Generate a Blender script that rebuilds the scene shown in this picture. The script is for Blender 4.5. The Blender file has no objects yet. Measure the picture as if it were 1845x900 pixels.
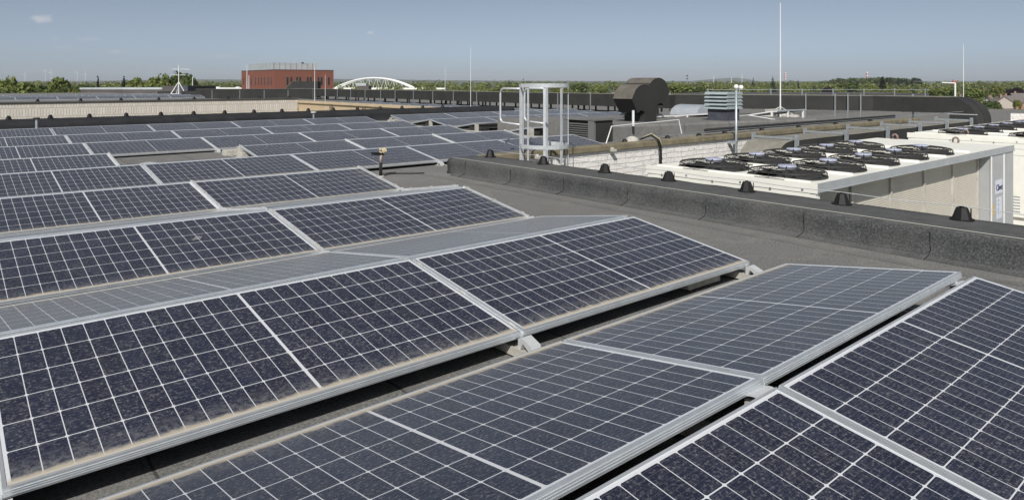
import bpy, bmesh, math, random
from math import sin, cos, pi, radians, sqrt, atan2
from mathutils import Vector, Matrix, noise
random.seed(7)
SC = bpy.context.scene
COL = SC.collection

# ------------------------------------------------------------------ camera
YAW = .86908                       # angle between the panel rows (X) and the view
CAMZ = 1.368
cam = bpy.data.objects.new('camera', bpy.data.cameras.new('camera'))
COL.objects.link(cam)
cam.location = (0, 0, CAMZ)
cam.rotation_euler = (pi / 2, 0, YAW - pi / 2)
cam.data.sensor_width = 36
cam.data.lens = 36 * 1249.36 / 1845
cam.data.shift_y = -(450 - 148.2) / 1845
cam.data.clip_start = .05
cam.data.clip_end = 30000
SC.camera = cam
SC.render.resolution_x, SC.render.resolution_y = 1024, 499

# ------------------------------------------------------------------ light
SUN = Vector((-.86, -.72, 1.0)).normalized()      # towards the sun
wd = bpy.data.worlds.new('World'); SC.world = wd; wd.use_nodes = True
nt = wd.node_tree
bg = nt.nodes['Background']
sky = nt.nodes.new('ShaderNodeTexSky')
sky.sky_type = 'NISHITA'; sky.sun_disc = False
sky.sun_elevation = math.asin(SUN.z)
sky.sun_rotation = atan2(SUN.x, SUN.y)
sky.altitude = 0; sky.air_density = .3; sky.dust_density = 1.0; sky.ozone_density = 2.0
hsv = nt.nodes.new('ShaderNodeHueSaturation'); hsv.inputs['Saturation'].default_value = .6
nt.links.new(sky.outputs[0], hsv.inputs['Color']); tint = nt.nodes.new('ShaderNodeMix'); tint.data_type = 'RGBA'; tint.blend_type = 'MULTIPLY'; tint.inputs[0].default_value = 1; tint.inputs[7].default_value = (.975, 1.03, .985, 1)
nt.links.new(hsv.outputs[0], tint.inputs[6]); nt.links.new(tint.outputs[2], bg.inputs[0])
bg.inputs[1].default_value = .107
sl = bpy.data.lights.new('sun', 'SUN'); sl.energy = 4.7; sl.angle = radians(.5); sl.color = (1, .955, .885)
so = bpy.data.objects.new('sun', sl); COL.objects.link(so)
so.rotation_euler = SUN.to_track_quat('Z', 'Y').to_euler()
SC.view_settings.view_transform = 'Standard'; SC.view_settings.look = 'None'
SC.view_settings.gamma = 1; SC.view_settings.exposure = 0.0

# ------------------------------------------------------------------ materials
def mat(name, col, rough=.6, metal=0, var=.0, vscale=5, bump=0, bscale=40, spec=.5, col2=None, detail=6, sheen=0):
    m = bpy.data.materials.new(name); m.use_nodes = True
    t = m.node_tree; p = t.nodes['Principled BSDF']
    p.inputs['Base Color'].default_value = (*col, 1)
    p.inputs['Roughness'].default_value = rough
    p.inputs['Metallic'].default_value = metal
    p.inputs['Specular IOR Level'].default_value = spec
    if sheen: p.inputs['Sheen Weight'].default_value = sheen
    if var or bump:
        tc = t.nodes.new('ShaderNodeTexCoord')
    if var:
        n = t.nodes.new('ShaderNodeTexNoise'); n.inputs['Scale'].default_value = vscale; n.inputs['Detail'].default_value = detail
        n.inputs['Roughness'].default_value = .65
        t.links.new(tc.outputs['Object'], n.inputs['Vector'])
        r = t.nodes.new('ShaderNodeValToRGB')
        a = [max(0, c * (1 - var)) for c in col]; b = [min(1, c * (1 + var)) for c in (col2 or col)]
        r.color_ramp.elements[0].position = .32; r.color_ramp.elements[1].position = .68
        r.color_ramp.elements[0].color = (*a, 1); r.color_ramp.elements[1].color = (*b, 1)
        t.links.new(n.outputs[0], r.inputs[0]); t.links.new(r.outputs[0], p.inputs['Base Color'])
    if bump:
        n2 = t.nodes.new('ShaderNodeTexNoise'); n2.inputs['Scale'].default_value = bscale; n2.inputs['Detail'].default_value = 4
        t.links.new(tc.outputs['Object'], n2.inputs['Vector'])
        b = t.nodes.new('ShaderNodeBump'); b.inputs['Strength'].default_value = bump; b.inputs['Distance'].default_value = .02
        t.links.new(n2.outputs[0], b.inputs['Height']); t.links.new(b.outputs[0], p.inputs['Normal'])
    return m

class NT:
    """small helper for node maths"""
    def __init__(s, m): s.t = m.node_tree
    def n(s, typ, **kw):
        o = s.t.nodes.new(typ)
        for k, v in kw.items(): setattr(o, k, v)
        return o
    def val(s, sock, v):
        if isinstance(v, (int, float)): sock.default_value = v
        elif isinstance(v, tuple): sock.default_value = v
        else: s.t.links.new(v, sock)
    def m(s, op, a, b=0, c=0, clamp=False):
        o = s.n('ShaderNodeMath', operation=op); o.use_clamp = clamp
        s.val(o.inputs[0], a); s.val(o.inputs[1], b); s.val(o.inputs[2], c)
        return o.outputs[0]
    def mix(s, f, a, b):
        o = s.n('ShaderNodeMix', data_type='RGBA')
        s.val(o.inputs[0], f); s.val(o.inputs[6], a); s.val(o.inputs[7], b)
        return o.outputs[2]
    def noise(s, vec, scale, detail=4, rough=.6):
        o = s.n('ShaderNodeTexNoise'); o.inputs['Scale'].default_value = scale; o.inputs['Detail'].default_value = detail
        o.inputs['Roughness'].default_value = rough
        if vec: s.t.links.new(vec, o.inputs['Vector'])
        return o.outputs[0]
    def ramp(s, v, lo, hi):
        o = s.n('ShaderNodeMapRange'); s.val(o.inputs[0], v)
        o.inputs[1].default_value = lo; o.inputs[2].default_value = hi; o.clamp = True
        return o.outputs[0]

PL, PW, PH = 2.082, 1.046, .035       # one solar panel
def glass_material():
    m = bpy.data.materials.new('solar_cells'); m.use_nodes = True
    k = NT(m); p = m.node_tree.nodes['Principled BSDF']
    tc = k.n('ShaderNodeTexCoord'); sp = k.n('ShaderNodeSeparateXYZ')
    m.node_tree.links.new(tc.outputs['Object'], sp.inputs[0])
    x, y = sp.outputs[0], sp.outputs[1]
    oi = k.n('ShaderNodeObjectInfo'); rnd = oi.outputs['Random']
    off = k.n('ShaderNodeVectorMath', operation='ADD'); m.node_tree.links.new(tc.outputs['Object'], off.inputs[0])
    cb = k.n('ShaderNodeCombineXYZ'); k.val(cb.inputs[2], k.m('MULTIPLY', rnd, 40)); k.val(cb.inputs[0], k.m('MULTIPLY', rnd, 17))
    m.node_tree.links.new(cb.outputs[0], off.inputs[1]); V = off.outputs[0]
    x0, x1 = .0055, PL / 2 - .022
    y0, y1 = -PW / 2 + .022, PW / 2 - .022
    px_, py_ = (x1 - x0) / 12, (y1 - y0) / 6
    ax = k.m('ABSOLUTE', x)
    tx = k.m('DIVIDE', k.m('SUBTRACT', ax, x0), px_); ty = k.m('DIVIDE', k.m('SUBTRACT', y, y0), py_)
    dx = k.m('MULTIPLY', k.m('ABSOLUTE', k.m('SUBTRACT', k.m('FRACT', k.m('ADD', tx, .5)), .5)), px_)
    dy = k.m('MULTIPLY', k.m('ABSOLUTE', k.m('SUBTRACT', k.m('FRACT', k.m('ADD', ty, .5)), .5)), py_)
    lx = k.m('LESS_THAN', dx, .0016); ly = k.m('LESS_THAN', dy, .0020)
    dia = k.m('LESS_THAN', k.m('ADD', dx, dy), .0092)
    line = k.m('MAXIMUM', k.m('MAXIMUM', lx, ly), dia)
    ins = k.m('MULTIPLY', k.m('MULTIPLY', k.m('GREATER_THAN', ax, x0), k.m('LESS_THAN', ax, x1)),
              k.m('MULTIPLY', k.m('GREATER_THAN', y, y0), k.m('LESS_THAN', y, y1)))
    white = k.m('MAXIMUM', line, k.m('SUBTRACT', 1, ins))
    # thin silver busbars, nine to a cell row
    bb = k.m('ABSOLUTE', k.m('SUBTRACT', k.m('FRACT', k.m('MULTIPLY', ty, 9)), .5))
    bus = k.m('MULTIPLY', k.m('LESS_THAN', bb, .05), .13)
    # each cell its own shade
    wn = k.n('ShaderNodeTexWhiteNoise', noise_dimensions='3D'); cv = k.n('ShaderNodeCombineXYZ')
    k.val(cv.inputs[0], k.m('ADD', k.m('FLOOR', tx), k.m('MULTIPLY', k.m('SIGN', x), 50))); k.val(cv.inputs[1], k.m('FLOOR', ty)); k.val(cv.inputs[2], rnd)
    m.node_tree.links.new(cv.outputs[0], wn.inputs[0])
    cell = k.mix(wn.outputs[0], (.0092, .0118, .028, 1), (.0135, .0178, .040, 1))
    cell = k.mix(bus, cell, (.30, .31, .34, 1))
    base = k.mix(white, cell, (.60, .62, .66, 1))
    # dust: fine grains, faint veil, a crust along the low edge, a few spots
    g1 = k.ramp(k.noise(V, 78, 3, .75), .53, .70)
    g2 = k.ramp(k.noise(V, 30, 5, .75), .46, .78)
    veil = k.ramp(k.noise(V, 2.2, 5, .6), .25, .85)
    edge = k.m('ADD', k.m('MULTIPLY', k.noise(V, 14, 6, .8), .055), .002)
    yy = k.m('ADD', y, PW / 2 - .008)
    crust = k.m('SUBTRACT', 1, k.ramp(k.m('SUBTRACT', yy, edge), -.006, .016))
    crust2 = k.m('MULTIPLY', k.m('SUBTRACT', 1, k.ramp(yy, .01, .15)), k.ramp(k.noise(V, 40, 5, .8), .40, .72))
    sv = k.n('ShaderNodeVectorMath', operation='MULTIPLY'); m.node_tree.links.new(V, sv.inputs[0]); sv.inputs[1].default_value = (1, .06, 1)
    streak = k.ramp(k.noise(sv.outputs[0], 34, 4, .7), .52, .78)
    spot = k.ramp(k.noise(V, 5.5, 2, .5), .755, .78)
    d = k.m('ADD', k.m('MULTIPLY', g1, .29), k.m('MULTIPLY', g2, .085))
    d = k.m('MULTIPLY', d, k.m('ADD', .6, k.m('MULTIPLY', veil, .8)))
    d = k.m('ADD', d, k.m('ADD', .006, k.m('MULTIPLY', veil, .014)))
    d = k.m('ADD', d, k.m('MULTIPLY', k.m('MULTIPLY', streak, veil), .055)); d = k.m('ADD', d, k.m('MULTIPLY', spot, .35))
    d = k.m('MAXIMUM', d, k.m('MULTIPLY', crust, .88)); d = k.m('MAXIMUM', d, k.m('MULTIPLY', crust2, .62))
    dust = k.mix(crust, (.44, .435, .43, 1), (.42, .375, .305, 1))
    colr = k.mix(d, base, dust)
    m.node_tree.links.new(colr, p.inputs['Base Color'])
    k.val(p.inputs['Roughness'], k.m('ADD', .22, k.m('MULTIPLY', d, .9), clamp=True))
    p.inputs['Specular IOR Level'].default_value = .35
    p.inputs['Sheen Weight'].default_value = .8
    p.inputs['Sheen Roughness'].default_value = .23
    p.inputs['Sheen Tint'].default_value = (1, .96, .89, 1)
    return m

def roof_material():
    m = bpy.data.materials.new('bitumen_roofing'); m.use_nodes = True
    k = NT(m); p = m.node_tree.nodes['Principled BSDF']
    g = k.n('ShaderNodeNewGeometry'); V = g.outputs['Position']
    big = k.ramp(k.noise(V, .55, 6, .6), .3, .72); mid = k.ramp(k.noise(V, 4.5, 5, .65), .3, .75); fine = k.noise(V, 180, 3, .8)
    grain = k.noise(V, 62, 4, .85)
    c = k.mix(big, (.118, .119, .120, 1), (.168, .167, .164, 1))
    c = k.mix(k.m('MULTIPLY', mid, .45), c, (.208, .206, .200, 1))
    rim = k.m('ABSOLUTE', k.m('SUBTRACT', k.noise(V, .9, 4, .55), .52)); rim = k.m('SUBTRACT', 1, k.ramp(rim, 0, .035))
    c = k.mix(k.m('MULTIPLY', rim, .22), c, (.30, .285, .25, 1))
    c = k.mix(k.ramp(grain, .45, .78), c, (.30, .295, .28, 1))
    c = k.mix(k.m('MULTIPLY', k.ramp(grain, .50, .30), .7), c, (.045, .045, .045, 1))
    # roll seams every metre
    sp = k.n('ShaderNodeSeparateXYZ'); m.node_tree.links.new(V, sp.inputs[0])
    wob = k.m('MULTIPLY', k.noise(V, 1.3, 2), .05)
    fx = k.m('FRACT', k.m('ADD', sp.outputs[0], k.m('ADD', wob, .37)))
    seam = k.m('LESS_THAN', fx, .012)
    c = k.mix(k.m('MULTIPLY', seam, .75), c, (.03, .03, .03, 1))
    lap = k.m('MULTIPLY', k.m('LESS_THAN', fx, .10), k.ramp(k.noise(V, 3, 4, .7), .4, .6)); c = k.mix(k.m('MULTIPLY', lap, .3), c, (.08, .08, .08, 1))
    spk = k.ramp(k.noise(V, 26, 1, .5), .80, .82)
    c = k.mix(k.m('MULTIPLY', spk, .5), c, (.5, .5, .48, 1))
    m.node_tree.links.new(c, p.inputs['Base Color'])
    p.inputs['Roughness'].default_value = .9; p.inputs['Specular IOR Level'].default_value = .25
    b = k.n('ShaderNodeBump'); b.inputs['Strength'].default_value = .35; b.inputs['Distance'].default_value = .01
    m.node_tree.links.new(fine, b.inputs['Height']); m.node_tree.links.new(b.outputs[0], p.inputs['Normal'])
    return m

def flashing_material():
    m = bpy.data.materials.new('bitumen_flashing'); m.use_nodes = True
    k = NT(m); p = m.node_tree.nodes['Principled BSDF']
    g = k.n('ShaderNodeNewGeometry'); V = g.outputs['Position']
    fine = k.noise(V, 130, 3, .8); mid = k.ramp(k.noise(V, 5, 5, .65), .3, .75)
    c = k.mix(mid, (.030, .032, .035, 1), (.055, .058, .061, 1))
    c = k.mix(k.ramp(k.noise(V, 70, 4, .85), .46, .75), c, (.17, .172, .175, 1)); c = k.mix(k.m('MULTIPLY', k.ramp(k.noise(V, .8, 5, .7), .45, .7), .3), c, (.16, .155, .145, 1))
    sz = k.n('ShaderNodeSeparateXYZ'); m.node_tree.links.new(g.outputs['True Normal'], sz.inputs[0])
    settled = k.m('MULTIPLY', k.ramp(sz.outputs[2], .78, .97), k.m('ADD', .16, k.m('MULTIPLY', mid, .26)))   # dust settles on what lies flat
    c = k.mix(settled, c, (.165, .166, .166, 1))
    m.node_tree.links.new(c, p.inputs['Base Color']); p.inputs['Roughness'].default_value = .85; p.inputs['Specular IOR Level'].default_value = .25
    b = k.n('ShaderNodeBump'); b.inputs['Strength'].default_value = .5; b.inputs['Distance'].default_value = .012
    m.node_tree.links.new(k.m('ADD', fine, k.m('MULTIPLY', k.noise(V, 7, 4), 3)), b.inputs['Height']); m.node_tree.links.new(b.outputs[0], p.inputs['Normal'])
    return m

def brick_material(name, c1, c2, mortar, scale, axis='X', bw=.4, rh=.1, ms=.008, bump=.6, warp=0):
    m = bpy.data.materials.new(name); m.use_nodes = True
    k = NT(m); p = m.node_tree.nodes['Principled BSDF']
    g = k.n('ShaderNodeNewGeometry'); sp = k.n('ShaderNodeSeparateXYZ'); m.node_tree.links.new(g.outputs['Position'], sp.inputs[0])
    cb = k.n('ShaderNodeCombineXYZ')
    wv = k.m('MULTIPLY', k.m('SUBTRACT', k.noise(g.outputs['Position'], 2.6, 3, .55), .5), warp)
    k.val(cb.inputs[0], k.m('ADD', k.m('ADD', sp.outputs[0], sp.outputs[1]), wv)); k.val(cb.inputs[1], k.m('ADD', sp.outputs[2], wv))
    br = k.n('ShaderNodeTexBrick'); m.node_tree.links.new(cb.outputs[0], br.inputs['Vector'])
    br.inputs['Scale'].default_value = scale; br.inputs['Brick Width'].default_value = bw; br.inputs['Row Height'].default_value = rh
    br.inputs['Mortar Size'].default_value = ms; br.inputs['Mortar Smooth'].default_value = .4
    br.inputs['Color1'].default_value = (*c1, 1); br.inputs['Color2'].default_value = (*c2, 1); br.inputs['Mortar'].default_value = (*mortar, 1)
    nz = k.ramp(k.noise(g.outputs['Position'], 3, 5, .7), .3, .8)
    c = k.mix(k.m('MULTIPLY', nz, .35), br.outputs[0], tuple(x * .62 for x in c1) + (1,))
    m.node_tree.links.new(c, p.inputs['Base Color']); p.inputs['Roughness'].default_value = .8
    b = k.n('ShaderNodeBump'); b.inputs['Strength'].default_value = bump; b.inputs['Distance'].default_value = .03
    h = k.m('ADD', k.m('MULTIPLY', br.outputs[1], -1), k.m('MULTIPLY', k.noise(g.outputs['Position'], 9, 4, .6), 1.4))
    m.node_tree.links.new(h, b.inputs['Height']); m.node_tree.links.new(b.outputs[0], p.inputs['Normal'])
    return m

def leaf_material(name, a, b, scale=.25):
    m = bpy.data.materials.new(name); m.use_nodes = True
    k = NT(m); p = m.node_tree.nodes['Principled BSDF']
    g = k.n('ShaderNodeNewGeometry'); V = g.outputs['Position']
    oi = k.n('ShaderNodeObjectInfo')
    f = k.m('ADD', k.m('MULTIPLY', k.noise(V, scale, 4, .65), .9), k.m('MULTIPLY', k.m('SUBTRACT', g.outputs['Random Per Island'], .5), .5))
    c = k.mix(k.ramp(f, .25, .75), (*a, 1), (*b, 1))
    m.node_tree.links.new(c, p.inputs['Base Color']); p.inputs['Roughness'].default_value = .65; p.inputs['Specular IOR Level'].default_value = .25
    tr = k.n('ShaderNodeBsdfTranslucent'); m.node_tree.links.new(c, tr.inputs[0]); mx = k.n('ShaderNodeMixShader'); mx.inputs[0].default_value = .4
    m.node_tree.links.new(p.outputs[0], mx.inputs[1]); m.node_tree.links.new(tr.outputs[0], mx.inputs[2]); m.node_tree.links.new(mx.outputs[0], m.node_tree.nodes['Material Output'].inputs[0])
    return m

M = {}
M['cells'] = glass_material()
M['roof'] = roof_material()
M['flash'] = flashing_material()
M['alu'] = mat('anodised_aluminium', (.70, .72, .74), .42, .45, .12, 6)
M['frame'] = mat('panel_frame', (.70, .735, .77), .34, .65, .08, 9)
M['dusty'] = mat('dusty_aluminium', (.50, .48, .44), .6, .2, .2, 8)
M['galv'] = mat('galvanised_steel', (.40, .435, .465), .45, .55, .2, 14)
M['concrete'] = mat('concrete_block', (.44, .43, .39), .9, 0, .22, 12, .3, 60)
M['black'] = mat('black_plastic', (.012, .012, .013), .6, 0, .3, 20, spec=.3)
M['blackmat'] = mat('black_rubber', (.012, .012, .013), .9)
M['duct'] = mat('black_duct_coating', (.030, .031, .032), .75, 0, .15, 1.2, .1, 60, spec=.3, col2=(.036, .036, .034))
M['ducttop'] = mat('dusty_duct_top', (.21, .20, .175), .9, 0, .25, 3)
M['cream'] = mat('cream_coated_steel', (.82, .815, .755), .45, 0, .05, 3)
M['creamedge'] = mat('grey_coated_steel', (.33, .355, .375), .45, .1, .08, 3)
M['cabinet'] = mat('cabinet_grey_steel', (.37, .385, .40), .5, .1, .08, 1.5)
M['coil'] = mat('coated_coil_fins', (.53, .505, .445), .7, 0, .05, 3)
M['white'] = mat('white_paint', (.72, .73, .73), .4, 0, .05, 4)
M['whitepipe'] = mat('white_powder_coat', (.56, .585, .61), .38, .3, .12, 9)
M['hub'] = mat('fan_motor_cap', (.36, .385, .50), .45, 0, .15, 9)
M['guard'] = mat('black_fan_guard', (.034, .034, .034), .6, 0, .2, 20)
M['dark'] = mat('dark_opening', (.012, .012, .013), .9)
M['lightgrey'] = mat('vent_grey_paint', (.34, .40, .42), .45, .1, .1, 6)
M['bluebox'] = mat('dark_blue_grey_box', (.055, .06, .078), .7, 0, .3, 5)
M['coping'] = mat('brown_coping', (.19, .165, .11), .8, 0, .3, 4)
M['copingtan'] = mat('tan_cladding', (.48, .38, .255), .75, 0, .10, 1.5)
M['rust'] = mat('rusted_steel', (.22, .09, .04), .8, 0, .4, 20)
M['foam'] = mat('yellowed_foam', (.50, .43, .28), .9, 0, .35, 35, .6, 60)
M['sleeve'] = mat('weathered_sleeve', (.30, .275, .20), .85, 0, .3, 20)
M['whitewall'] = brick_material('white_painted_stone', (.84, .82, .80), (.78, .76, .74), (.42, .40, .39), 1, bw=.55, rh=.105, ms=.007, bump=.6, warp=.07)
M['ribwall'] = brick_material('white_ribbed_brick', (.68, .64, .58), (.58, .545, .50), (.42, .39, .355), 1, bw=.13, rh=.45, ms=.014, bump=.5)
M['redbrick'] = brick_material('red_brick', (.24, .085, .06), (.20, .072, .053), (.22, .11, .085), 1, bw=.45, rh=.15, ms=.01, bump=.2)
M['wing'] = mat('dark_brown_cladding', (.085, .075, .075), .8, 0, .2, .5)
M['pink'] = brick_material('pink_brick', (.36, .20, .15), (.30, .17, .13), (.3, .22, .2), 1, bw=.5, rh=.2)
M['tile'] = mat('grey_roof_tiles', (.145, .13, .125), .85, 0, .25, 1.5)
M['tilebrown'] = mat('brown_roof_tiles', (.19, .15, .12), .85, 0, .25, 1.5)
M['window'] = mat('window_glass', (.025, .03, .035), .12, 0)
M['screen'] = mat('pale_glass_screen', (.42, .45, .47), .35, .1, .12, 1)
M['bark'] = mat('bark', (.075, .055, .04), .9, 0, .3, 4)
M['red'] = mat('red_paint', (.45, .06, .05), .5)
M['palewall'] = mat('pale_render', (.42, .37, .33), .8, 0, .1, 2)
M['ground'] = mat('grass_ground', (.055, .075, .03), .95, 0, .4, .02)
M['hillmat'] = mat('wooded_hill', (.04, .062, .030), .95, 0, .4, .012)
M['signblue'] = mat('sign_dark_blue', (.02, .03, .09), .5)
M['paper'] = mat('pale_label', (.55, .58, .66), .6, 0, .15, 40)
M['yellow'] = mat('yellow_sticker', (.60, .36, .03), .6)
M['orange'] = mat('orange_sticker', (.70, .42, .16), .6, 0, .4, 25)
M['cyan'] = mat('cyan_sticker', (.16, .52, .75), .6)
M['translucent'] = mat('milky_skylight', (.33, .36, .40), .25, 0, .1, 3)
LEAF = [leaf_material('leaves_mid', (.10, .14, .036), (.27, .30, .085)),
        leaf_material('leaves_dark', (.058, .088, .026), (.145, .185, .056)),
        leaf_material('leaves_yellow', (.12, .14, .028), (.27, .27, .06)),
        leaf_material('leaves_purple', (.022, .015, .022), (.050, .028, .036)),
        leaf_material('leaves_conifer', (.016, .028, .016), (.042, .060, .030)),
        leaf_material('leaves_wood', (.095, .13, .040), (.30, .315, .105), .06)]

# ------------------------------------------------------------------ mesh helpers
class MB:
    def __init__(s): s.b = bmesh.new(); s.mi = 0
    def _f(s, vs):
        try:
            f = s.b.faces.new(vs); f.material_index = s.mi; return f
        except ValueError: return None
    def box(s, x0, x1, y0, y1, z0, z1, m=None):
        co = [(x0, y0, z0), (x1, y0, z0), (x1, y1, z0), (x0, y1, z0), (x0, y0, z1), (x1, y0, z1), (x1, y1, z1), (x0, y1, z1)]
        v = [s.b.verts.new(m @ Vector(c) if m else c) for c in co]
        for q in ((3, 2, 1, 0), (4, 5, 6, 7), (0, 1, 5, 4), (1, 2, 6, 5), (2, 3, 7, 6), (3, 0, 4, 7)): s._f([v[i] for i in q])
        return s
    def quad(s, *p): s._f([s.b.verts.new(c) for c in p]); return s
    def prism(s, prof, a, b, axis='Y', m=None):
        """closed profile (pairs) swept along an axis from a to b"""
        def P(p, t):
            c = {'Y': (p[0], t, p[1]), 'X': (t, p[0], p[1]), 'Z': (p[0], p[1], t)}[axis]
            return m @ Vector(c) if m else c
        r0 = [s.b.verts.new(P(p, a)) for p in prof]; r1 = [s.b.verts.new(P(p, b)) for p in prof]
        n = len(prof)
        for i in range(n): s._f([r0[i], r0[(i + 1) % n], r1[(i + 1) % n], r1[i]])
        s._f(r0[::-1]); s._f(r1)
        return s
    def tube(s, pts, r, n=8, r2=None):
        pts = [Vector(p) for p in pts]; rings = []
        for i, p in enumerate(pts):
            d = (pts[min(i + 1, len(pts) - 1)] - pts[max(i - 1, 0)]).normalized()
            up = Vector((0, 0, 1)) if abs(d.z) < .95 else Vector((1, 0, 0))
            a = d.cross(up).normalized(); b = a.cross(d).normalized()
            rr = r if r2 is None else r + (r2 - r) * i / (len(pts) - 1)
            rings.append([s.b.verts.new(p + a * rr * cos(2 * pi * j / n) + b * rr * sin(2 * pi * j / n)) for j in range(n)])
        for i in range(len(rings) - 1):
            for j in range(n): s._f([rings[i][j], rings[i][(j + 1) % n], rings[i + 1][(j + 1) % n], rings[i + 1][j]])
        s._f(rings[0][::-1]); s._f(rings[-1])
        return s
    def lathe(s, prof, c=(0, 0, 0), n=16, cap=True):
        rings = []
        for r, z in prof: rings.append([s.b.verts.new((c[0] + r * cos(2 * pi * j / n), c[1] + r * sin(2 * pi * j / n), c[2] + z)) for j in range(n)])
        for i in range(len(rings) - 1):
            for j in range(n): s._f([rings[i][j], rings[i][(j + 1) % n], rings[i + 1][(j + 1) % n], rings[i + 1][j]])
        if cap: s._f(rings[0][::-1]); s._f(rings[-1])
        return s
    def ring(s, c, R, r, n=32, k=6):
        P = [(c[0] + R * cos(2 * pi * i / n), c[1] + R * sin(2 * pi * i / n), c[2]) for i in range(n + 1)]
        return s.tube(P, r, k)
    def build(s, name, m, parent=None, smooth=False, bevel=0, loc=None):
        bmesh.ops.recalc_face_normals(s.b, faces=s.b.faces[:])
        me = bpy.data.meshes.new(name); s.b.to_mesh(me); s.b.free()
        for x in (m if isinstance(m, (list, tuple)) else [m]): me.materials.append(x)
        if smooth:
            for f in me.polygons: f.use_smooth = True
        o = bpy.data.objects.new(name, me); COL.objects.link(o)
        if parent: o.parent = parent
        if loc: o.location = loc
        if bevel:
            bv = o.modifiers.new('bevel', 'BEVEL'); bv.width = bevel; bv.segments = 2; bv.limit_method = 'ANGLE'
        return o

def tag(o, label, cat, group=None):
    o['label'] = label; o['category'] = cat
    if group: o['group'] = group
    return o
def thing(name, label, cat, loc=(0, 0, 0), rz=0, group=None):
    o = bpy.data.objects.new(name, None); COL.objects.link(o)
    o.location = loc; o.rotation_euler = (0, 0, rz); o.empty_display_size = .2
    return tag(o, label, cat, group)
def struct(o): o['kind'] = 'structure'; return o
def dup(o, parent=None):
    c = o.copy(); COL.objects.link(c)
    if parent: c.parent = parent; c.matrix_parent_inverse = o.matrix_parent_inverse
    for ch in list(o.children): dup(ch, c)
    return c
FX, FY = cos(YAW), sin(YAW)
def at(px, dist, z=0):
    """a spot on the site: DIST metres ahead of the viewer, on the bearing of picture column px"""
    r = (px - 922.5) / 1249.36 * dist
    return Vector((dist * FX + r * FY, dist * FY - r * FX, z))
ORD = ['', 'first', 'second', 'third', 'fourth', 'fifth', 'sixth', 'seventh', 'eighth', 'ninth', 'tenth', 'eleventh', 'twelfth', 'thirteenth', 'fourteenth', 'fifteenth', 'sixteenth', 'seventeenth', 'eighteenth', 'nineteenth', 'twentieth']

# ------------------------------------------------------------------ the setting
g = MB(); R_ = 16000; N = 24
for i in range(N):
    for j in range(N):
        x0, x1 = -R_ + 2 * R_ * i / N, -R_ + 2 * R_ * (i + 1) / N; y0, y1 = -R_ + 2 * R_ * j / N, -R_ + 2 * R_ * (j + 1) / N
        g.quad((x0, y0, -13.2), (x1, y0, -13.2), (x1, y1, -13.2), (x0, y1, -13.2))
struct(g.build('ground', M['ground']))

# roof decks of the building we stand on: main deck, deck beyond the plant yard, lower far deck
bd = thing('flat_roofed_building', 'large flat roofed building with black bitumen decks around a sunken plant yard', 'building', (0, 0, -13.2))
def deck(x0, x1, y0, y1, z, t=.3): return (x0, x1, y0, y1, z - t + 13.2, z + 13.2)
XP, YE = 6.0, 8.6                     # parapet inner face / where it ends
b = MB(); b.box(*deck(-9, 6.85, -9, 22.3, 0)); b.box(*deck(6.85, 19, 9.7, 22.3, 0)); b.box(*deck(19, 27, 9.7, 20, 0))
b.build('roof_deck', M['roof'], bd)
b = MB(); b.box(*deck(6.87, 36, -9, 9.5, -2.5)); b.build('yard_floor', mat('pale_yard_bounce_floor', (.42, .41, .38), .9, 0, .2, 2), bd)  # unseen floor, its pale tone chosen to bounce fill onto wall and coils
b = MB(); b.box(*deck(19, 60, 20, 90, -.36)); b.box(*deck(27, 60, 9.7, 20, -.6)); b.build('lower_roof_deck', M['roof'], bd)
b = MB(); b.box(-8.9, 6.82, -8.9, 22.2, 0, 12.88); b.box(6.7, 35.9, 9.75, 19.8, 0, 12.4); b.box(19.2, 59, 20, 89, 0, 12.5); b.box(6.7, 35.9, -8.9, 9.5, 0, 10.38)
b.build('facade', M['pink'], bd)

M['flashdark'] = mat('dark_bitumen_flashing', (.022, .023, .026), .85, 0, .3, 3, .3, 60, spec=.25)
def parapet(name, label, length, prof, loc, rz, seams, skin=None):
    t = thing(name, label, 'parapet', loc, rz)
    m = MB(); nseg = int(length / .12); rows = []
    rnd = random.Random(3)
    for i in range(nseg + 1):
        x = length * i / nseg; row = []
        for (y, z) in prof:
            w = .008 if z > .02 else 0
            if i < 2: y = max(y, -.012)
            wr = (noise.noise((x * 2.2, z * 7, length)) + .6 * noise.noise((x * 6, z * 16, length + 3))) * .016 if .05 < z < .2 and y < .1 else 0
            row.append(m.b.verts.new((x, y + rnd.uniform(-w, w) * .5 + wr, z + rnd.uniform(-w, w) * .4)))
        rows.append(row)
    for i in range(nseg):
        for j in range(len(prof) - 1): m._f([rows[i][j], rows[i + 1][j], rows[i + 1][j + 1], rows[i][j + 1]])
    for rr in (rows[0], rows[-1]): m._f(rr)
    m.build('flashing', skin or M['flash'], t, smooth=True)
    x = .45
    while x < length - .2:
        p = [(x + .004 * sin(3 * q[1] * 9), q[0] - (.003 if q[1] < .2 else 0), q[1] + .002) for q in prof[0:5]]
        MB().tube(p, .0035, 5).build('lap_seam', M['blackmat'], t); x += seams
    return t
# cross-section: cove, upright, rounded rim, coping, outer face
prof = [(-.13, .002), (-.04, .022), (-.004, .055), (0, .15), (.006, .198), (.03, .222), (.07, .232), (.30, .228), (.68, .215), (.84, .20), (.86, .12), (.86, -2.4)]
t = parapet('roof_parapet', 'knee high black bitumen parapet running along the plant yard on the right', 16.6, [(p[0], p[1]) for p in prof], (XP, YE, 0), -pi / 2, 1.02)
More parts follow.
